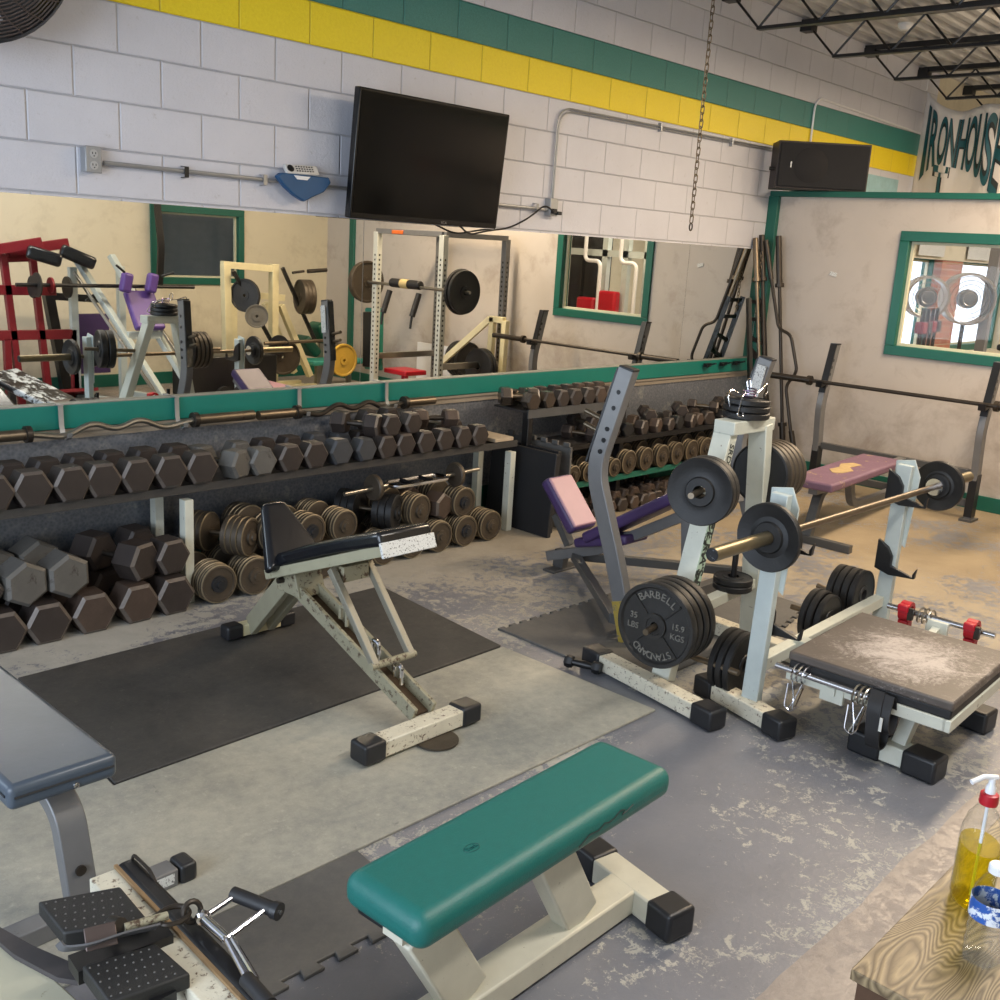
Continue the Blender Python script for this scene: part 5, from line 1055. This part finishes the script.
solo('timber_board', MB().box(rv(4.35, 4.75, .04), (.95, .12, .06), Matrix.Rotation(.08, 3, 'Z')), mk('brown timber', (128, 92, 60), .6, var=.3), 'brown timber board on the floor in front of the red machine', 'board', 'timber boards')
solo('timber_board', MB().box(rv(4.5, 4.6, .04), (.5, .10, .05), Matrix.Rotation(-.1, 3, 'Z')), mk('brown timber board', (138, 104, 70), .6, var=.3), 'short timber board on the floor in front of the longer one', 'board', 'timber boards')
t = thing('scuffed_pad_bench', 'sloping black bench pad with pale peeling patches, low at the left end of the mirror', 'bench', rv(3.7, 4.3, 0))
part('pad', MB().beam(rv(3.45, 4.5, .42), rv(3.85, 3.9, .14), .42, .06), mk('peeling black vinyl', (28, 28, 32), .3, wear=((198, 208, 216), 9, .50, .56)), t, .02, 3)
part('frame', MB().beam(rv(3.5, 4.4, .36), rv(3.5, 4.4, 0), .05, .05, (1, 0, 0)).beam(rv(3.8, 3.95, .12), rv(3.8, 3.95, 0), .05, .05, (1, 0, 0)), greyd, t)
t = thing('smith_bar', 'long black bar with a thin disc running across the red machine and the white press', 'barbell', rv(4.7, 4.95, 1.13)); part('bar', MB().cyl(rv(3.80, 4.95, 1.13), rv(5.55, 4.95, 1.13), .018, 12), blackp, t)
part('disc', MB().lathe(rv(3.98, 4.95, 1.13), (1, 0, 0), [(.11, 0), (.11, .012)], 28), iron, t); part('disc', MB().lathe(rv(4.10, 4.95, 1.13), (1, 0, 0), [(.07, 0), (.07, .02)], 28), redp, t)
t = thing('hack_squat_machine', 'white slanted hack squat machine with violet pads, seen in the mirror', 'exercise machine', rv(4.85, 4.9, 0))
beams(t, 'slide_rail', [(rv(4.50, 5.3, 1.38), rv(4.92, 4.4, .10)), (rv(4.86, 5.3, 1.40), rv(5.22, 4.5, .20))], .07, .05, white)
beams(t, 'guide_rod', [(rv(4.44, 5.2, 1.24), rv(4.84, 4.4, .14)), (rv(4.93, 5.2, 1.24), rv(5.20, 4.5, .40))], .025, .025, steel)
beams(t, 'post', [(rv(4.47, 5.3, 0), rv(4.47, 5.3, 1.28)), (rv(4.95, 5.3, 0), rv(4.95, 5.3, 1.3))], .07, .06, white)
beams(t, 'base_tube', [(rv(4.47, 5.3, .04), rv(4.9, 4.35, .04)), (rv(5.0, 5.3, .04), rv(5.25, 4.4, .04)), (rv(4.9, 4.38, .06), rv(5.25, 4.45, .06)), (rv(4.75, 4.8, .68), rv(5.1, 4.8, .68))], .06, .07, white)
part('back_pad', MB().beam(rv(4.95, 4.95, 1.08), rv(4.95, 4.72, .74), .30, .07, (0, -1, .5)), purp, t, .02, 3)
for dx in (-.10, .16): part('shoulder_pad', MB().beam(rv(4.90+dx, 4.85, 1.26), rv(4.86+dx, 4.85, 1.08), .09, .10), purp, t, .025, 3)
part('handle', MB().cyl(rv(4.74, 4.8, 1.27), rv(4.64, 4.75, 1.33), .012).cyl(rv(5.12, 4.8, 1.24), rv(5.22, 4.75, 1.28), .012), blackp, t)
part('peg', MB().cyl(rv(4.5, 5.1, .98), rv(4.6, 5.1, 1.05), .012).cyl(rv(5.1, 5.0, .95), rv(5.18, 4.95, 1.0), .012), blackp, t)
t = thing('dark_machine', 'dark machine frame with purple back panel behind the white hack squat machine', 'exercise machine', rv(4.5, 5.7, 0)); part('side_rail', MB().beam(rv(4.55, 5.7, 0), rv(4.40, 5.7, 1.0), .09, .09), blackp, t); part('panel', MB().box(rv(4.85, 5.75, .5), (.35, .06, .6)), vinP, t); part('top_beam', MB().beam(rv(4.40, 5.7, .98), rv(4.95, 5.7, .95), .06, .07), blackp, t)
t = thing('dumbbell_trolley', 'dark low trolley with round weights behind the near barbell, seen in the mirror', 'rack', rv(6.0, 4.6, 0)); part('body', MB().box(rv(5.75, 4.7, .28), (1.0, .35, .40)), blackp, t, .01); part('wheel', MB().lathe(rv(5.6, 4.5, .10), (0, 1, 0), [(.09, 0), (.09, .04)], 20), iron, t); part('wheel', MB().lathe(rv(5.95, 4.5, .10), (0, 1, 0), [(.09, 0), (.09, .04)], 20), iron, t)
t = thing('lever_press_machine', 'cream lever press machine with big iron plates and a sloping brace, seen in the mirror', 'exercise machine', rv(6.3, 5.0, 0))
beams(t, 'upright', [(rv(5.97, 5.0, 0), rv(5.94, 5.0, 1.36)), (rv(6.53, 5.0, 0), rv(6.53, 5.0, 1.38)), (rv(6.24, 5.35, 0), rv(6.24, 5.35, 1.15))], .08, .08, ivory)
beams(t, 'beam', [(rv(5.9, 5.0, 1.36), rv(6.57, 5.0, 1.33)), (rv(6.24, 5.35, 1.05), rv(6.9, 5.35, 1.0))], .07, .07, ivory)
beams(t, 'brace', [(rv(6.62, 5.0, .95), rv(7.02, 5.0, .16)), (rv(6.62, 5.3, .95), rv(7.02, 5.3, .16)), (rv(6.3, 5.0, .04), rv(7.1, 5.0, .04)), (rv(5.97, 5.0, .04), rv(5.97, 5.45, .04)), (rv(6.3, 5.3, .04), rv(7.1, 5.3, .04))], .07, .06, ivory)
beams(t, 'lever_arm', [(rv(6.57, 4.9, 1.35), rv(7.02, 4.9, .55)), (rv(5.97, 4.9, 1.30), rv(6.45, 4.9, .55))], .035, .035, blackp)
part('floor_plate', MB().box(rv(6.85, 5.0, .02), (.55, .7, .03)), ivory, t)
part('control_handle', MB().cyl(rv(6.9, 4.9, 1.32), rv(7.15, 4.9, 1.34), .022).cyl(rv(6.7, 4.9, 1.30), rv(6.85, 4.9, 1.32), .014), darksteel, t)
GM = 'plates on the cream lever press'
plate(rv(6.08, 4.85, 1.06), (1, -.5, 0), .17, .04, 'rim', iron, 'dark plate high on the left arm of the cream lever press', GM)
for i in range(3): plate(rv(6.78+.05*i, 4.85, 1.05), (1, .25, 0), .185, .045, 'rim', iron_b, 'big brown plate high on the right of the cream lever press, %s from left' % NUM[i], GM)
plate(rv(6.12, 4.70, .86), (-.4, 1, 0), .12, .03, 'rim', mk('worn grey plate', (120, 118, 112), .45, metal=.4), 'pale grey plate on the front peg of the cream lever press', GM)
plate(rv(6.08, 4.70, .32), (-.2, 1, 0), .18, .035, 'rim', mk('grey plate', (100, 98, 94), .45, metal=.4), 'large grey plate leaning low at the cream lever press', GM)
plate(rv(6.48, 4.75, .42), (-.3, 1, 0), .19, .05, 'rim', iron_b, 'large brown plate on the low peg of the cream lever press', GM)
plate(rv(6.40, 4.70, .56), (-.6, 1, 0), .10, .04, 'flat', ironK, 'small black plate on the low bar of the cream lever press', GM)
part('low_bar', MB().cyl(rv(6.2, 4.68, .58), rv(6.95, 4.62, .60), .018), steelw, t)
t = thing('pink_pad_bench', 'low bench with worn pink pad before the cream lever press in the mirror', 'bench', rv(6.2, 4.1, 0)); part('pad', MB().beam(rv(5.75, 4.25, .25), rv(6.1, 3.8, .16), .38, .06), vinPk, t, .015, 3); part('stand', MB().box(rv(5.92, 4.0, .09), (.2, .25, .16)), blackp, t)
t = thing('preacher_bench', 'bench with teal seat and dark green pads right of the cream lever press', 'bench', rv(7.4, 5.2, 0))
part('seat_pad', MB().box(rv(7.42, 5.1, .30), (.75, .28, .06)), mk('teal seat vinyl', (60, 150, 138), .4), t, .02, 3); part('rest_pad', MB().beam(rv(7.3, 5.3, .72), rv(7.42, 5.3, .5), .25, .12), mk('green vinyl', (24, 84, 66), .4), t, .04, 3); part('rest_pad', MB().beam(rv(7.1, 5.3, .56), rv(7.3, 5.3, .36), .25, .12), mk('dark green vinyl', (22, 74, 60), .4), t, .04, 3)
part('post', MB().beam(rv(7.2, 5.1, .27), rv(7.2, 5.1, 0), .05, .05, (1, 0, 0)).beam(rv(7.65, 5.1, .27), rv(7.65, 5.1, 0), .05, .05, (1, 0, 0)).beam(rv(7.4, 5.32, .6), rv(7.4, 5.32, .0), .05, .05, (1, 0, 0)), steel, t)
solo('hanging_strap', MB().path(arc([rv(5.70, 5.93, 2.1), rv(5.70, 5.93, 1.9), rv(5.72, 5.90, 1.5), rv(5.70, 5.92, 1.05)], .1), .07, .03, (1, 0, 0)), blackp, 'black strap hanging in front of the teal window of the front wall', 'strap')
# power rack by the partition
x0, x1, ya, yb_ = 7.0, 7.87, 2.87, 3.85
t = thing('power_rack', 'pale power rack with rows of holes, seen in the mirror under the television', 'power rack', rv((x0+x1)/2, (ya+yb_)/2, 0))
for x in (x0, x1):
    for y in (ya, yb_):
        u = part('upright', MB().beam(rv(x, y, 0), rv(x, y, 1.78), .065, .065, (1, 0, 0)), mk('pale rack paint', (196, 198, 190), .4) if x == x0 else greyp, t, .003)
        h = MB()
        for k in range(26): h.box(rv(x, y, .35+k*.048)+V((-.033, 0, 0)), (.003, .017, .02)); h.box(rv(x, y, .35+k*.048)+V((0, .033, 0)), (.017, .003, .02))
        part('pin_holes', h, blackp, u)
beams(t, 'top_tube', [(rv(x0, ya, 1.79), rv(x0, yb_, 1.79)), (rv(x1, ya, 1.79), rv(x1, yb_, 1.79)), (rv(x0, ya, 1.79), rv(x1, ya, 1.79)), (rv(x0, yb_, 1.79), rv(x1, yb_, 1.79))], .06, .05, greyp)
beams(t, 'safety_bar', [(rv(x0, ya, .52), rv(x1, ya, .52)), (rv(x0, yb_, .52), rv(x1, yb_, .52))], .04, .06, steel)
beams(t, 'base_tube', [(rv(x0, ya, .03), rv(x1, ya, .03)), (rv(x0, yb_, .03), rv(x1, yb_, .03)), (rv(x1, ya, .03), rv(x1, yb_, .03))], .06, .05, greyp)
part('orange_clamp', MB().box(rv(x0-.02, (ya+yb_)/2+.15, 1.785), (.05, .16, .035)), orange, t, .004)
zb = 1.27; xb = x0-.03
bb = thing('safety_squat_bar', 'cushioned squat bar with two hanging black grips resting across the power rack', 'barbell', rv(xb, (ya+yb_)/2, zb))
part('bar', MB().cyl(rv(xb, ya-.42, zb), rv(xb, yb_+.42, zb), .016), steel, bb); ym = (ya+yb_)/2
part('neck_pad', MB().cyl(rv(xb, ym-.22, zb+.02), rv(xb, ym+.22, zb+.02), .045, 16), black, bb, .01)
part('pad_band', MB().cyl(rv(xb, ym-.05, zb+.02), rv(xb, ym+.06, zb+.02), .047, 16), mk('tan band', (190, 170, 120), .5), bb)
for s in (-.22, .22): part('grip', MB().cyl(rv(xb-.02, ym+s, zb-.06), rv(xb-.10, ym+s, zb-.28), .03, 12).cyl(rv(xb-.10, ym+s, zb-.26), rv(xb-.12, ym+s, zb-.40), .012, 8), black, bb)
for s, e, lb in ((-1, ya-.30, 'right'), (1, yb_+.12, 'left')):
    for k in range(2): plate(rv(xb, e+s*.04*k, zb), (0, 1, 0), .215-.01*k, .036, 'dish' if s < 0 else 'rim', ironK if s < 0 else iron_b, 'large plate on the %s end of the bar across the power rack, %s one' % (lb, ('inner', 'outer')[k]), 'plates on the squat bar')
GS = 'plates stored low on the power rack'
for i, (mm) in enumerate((iron, iron_b, mk('yellow plate', (196, 158, 62), .45))): plate(rv(x0-.25, yb_+.30-.05*i, .46), (0, 1, 0), .17, .034, 'rim', mm, ('dark', 'brown', 'yellow')[i]+' plate stored left of the power rack in the mirror', GS)
for i in range(4): plate(rv(x1+.02, ym+.15-.05*i, .50), (0, 1, 0), .19, .04, 'rim', ironK, 'black plate stored inside the power rack near the partition, %s of the stack' % NUM[i], GS)
plate(rv(x0-.15, ya+.1, .30), (0, .2, 1), .2, .04, 'rim', iron, 'iron plate lying low in front of the power rack in the mirror', GS)
t = thing('teal_pad_bench', 'bench with upright teal and black pad standing inside the power rack', 'bench', rv(7.0, 3.9, 0)); part('back_pad', MB().beam(rv(x0+.1, ym+.62, .35), rv(x0+.12, ym+.66, 1.0), .26, .06, (1, 0, 0)), mk('teal bench vinyl', (30, 120, 104), .4), t, .02, 3); part('pad_back', MB().beam(rv(x0+.05, ym+.62, .38), rv(x0+.07, ym+.66, .96), .20, .05, (1, 0, 0)), blackp, t, .01)
part('stand', MB().beam(rv(x0+.1, ym+.62, .35), rv(x0+.1, ym+.62, 0), .05, .05, (1, 0, 0)), steel, t)
solo('white_board', MB().box(rv(7.95, 3.95, .35), (.03, .55, .5)), whitepl, 'white board leaning on the partition behind the power rack', 'board')
solo('red_seat', MB().box(rv(7.3, 3.7, .36), (.3, .35, .05)).box(rv(7.3, 3.7, .17), (.06, .06, .34)), redpl, 'flat red seat low behind the power rack', 'seat', None, .01)
t = thing('plate_loaded_squat_rack', 'pale yellow diagonal frame beside the power rack with black plates', 'exercise machine', rv(7.7, 3.1, 0))
beams(t, 'brace', [(rv(7.55, 3.45, .45), rv(7.75, 2.92, .98)), (rv(7.75, 2.90, 0), rv(7.75, 2.88, 1.0)), (rv(7.75, 2.92, .98), rv(7.75, 2.72, .98)), (rv(7.75, 2.72, .0), rv(7.75, 2.70, .98))], .06, .06, ivory)
for i in range(2): plate(rv(7.60-.05*i, 2.85, .50), (1, 0, 0), .19, .04, 'flat', ironK, 'black plate on the pale yellow frame beside the power rack, %s' % ('inner', 'outer')[i], 'plates on the yellow frame')
solo('yellow_strap', MB().path(arc([(6.49, -1.0, 1.86), (6.56, -1.0, 1.70), (6.70, -1.0, 1.58), (6.77, -1.0, 1.50)], .05), .035, .012, (0, 1, 0)), strap, 'yellow strap hung at the top of a thin rusty rod', 'strap') if False else None

# ================================================================ FAR ROOM (through the partition window)
t = thing('cable_machine', 'tall white cable machine with weight stack and red pads in the room beyond the partition', 'exercise machine', (10.6, -4.1, 0))
for y in (-2.72, -2.98, -3.3, -3.62, -4.3, -5.0): part('column', MB().beam((10.5, y, 0), (10.5, y, 2.2), .08, .08, (1, 0, 0)), white, t)
for z in (2.15, 1.7, .1): part('cross_tube', MB().beam((10.5, -2.6, z), (10.5, -5.1, z), .08, .08), white, t)
for y, z0, z1, mt in ((-3.42, .5, 1.25, redpl), (-3.12, .5, 1.0, redpl), (-3.75, .85, 1.15, redpl), (-4.75, .6, 1.1, redpl)): part('pad', MB().box((10.35, y, (z0+z1)/2), (.12, .28, z1-z0)), mt, t, .03, 3)
part('weight_stack', MB().box((10.6, -3.82, 1.15), (.2, .26, 1.5)), blackp, t); part('weight_stack', MB().box((10.6, -4.1, 1.2), (.2, .2, 1.6)), blackp, t); part('weight_stack', MB().box((10.55, -4.95, .9), (.2, .4, 1.4)), blackp, t)
for i, y in enumerate((-3.55, -3.0, -4.62)): part('cable_arm', MB().tube(arc([(10.3, y, .8), (10.3, y, 1.6), (10.3, y-.25, 1.6), (10.3, y-.25, 1.9)], .08), .025, 8), whitepl, t)
for i, (x, y, s) in enumerate(((10.08, -.6, 'left'), (10.59, -.8, 'right'))):
    t = thing('drum_fan', 'round drum fan standing beyond the partition window, %s one' % s, 'fan', (x, y, 0), 'drum fans beyond the partition'); R = .20+.05*i; q = V((x, y, 1.48)); ax = V((-.8, -.55, 0)).normalized()
    part('housing', MB().lathe(q-ax*.1, ax, [(R, 0), (R, .2), (R-.02, .2), (R-.02, 0)], 32, cap=False), steel, t); part('motor', MB().lathe(q, ax, [(.09, -.05), (.09, .06), (.06, .08)], 24), greyd, t)
    m = MB(); X_ = ax.orthogonal().normalized(); Y_ = ax.cross(X_)
    for r in (.06, .10, .14, .18, .22)[:4+i]: m.tube([q+ax*.1+(X_*math.cos(a*PI/14)+Y_*math.sin(a*PI/14))*r for a in range(28)], .004, 4, closed=True)
    part('grille', m, steel, t); part('stand', MB().cyl((x, y, 0), (x, y, 1.48-R), .02).lathe((x, y, 0), (0, 0, 1), [(.22, 0), (.2, .03), (.03, .05)], 20), darksteel, t)
t = thing('barbell_stand', 'dark vertical bar stand with small clamped weights, seen through the partition window', 'rack', (9.0, -.95, 0))
for i in range(4): part('rod', MB().cyl((9.1+.18*i, -.98+.03*i, .05), (9.13+.18*i, -.98+.03*i, 1.40), .016), darksteel, t); part('clamp', MB().box((9.12+.18*i, -.98+.03*i, 1.24), (.10, .08, .10)), blackp if i % 2 else redp, t, .01)
part('base', MB().box((9.4, -.95, .04), (.75, .35, .08)), greyd, t)
solo('white_bench_top', MB().box((10.2, -1.2, .92), (.5, .4, .05)).box((10.2, -1.2, .45), (.08, .08, .9)), whitepl, 'white topped stand seen low in the partition window', 'stand')
t = thing('lat_machine', 'grey machine columns at the right of the partition window', 'exercise machine', (10.9, -1.1, 0))
for y, x in ((-.95, 10.75), (-1.45, 11.0), (-1.15, 11.2)): part('column', MB().beam((x, y, 0), (x, y, 2.1), .09, .09, (1, 0, 0)), greyp, t)
part('pulley_beam', MB().beam((10.75, -.95, 2.1), (11.2, -1.3, 2.1), .07, .07), greyp, t); part('seat', MB().box((10.75, -1.3, 1.05), (.35, .3, .06)), blackp, t, .02)
for i, (x, w) in enumerate(((11.5, .7), (12.9, .7), (13.7, .7))): solo('window_flyer', MB().box((x, -.03, 2.05), (w, .005, .34)), lab, 'white printed flyer sheet above the store front window, %s from the left' % NUM[i], 'poster', 'flyers above the store front')
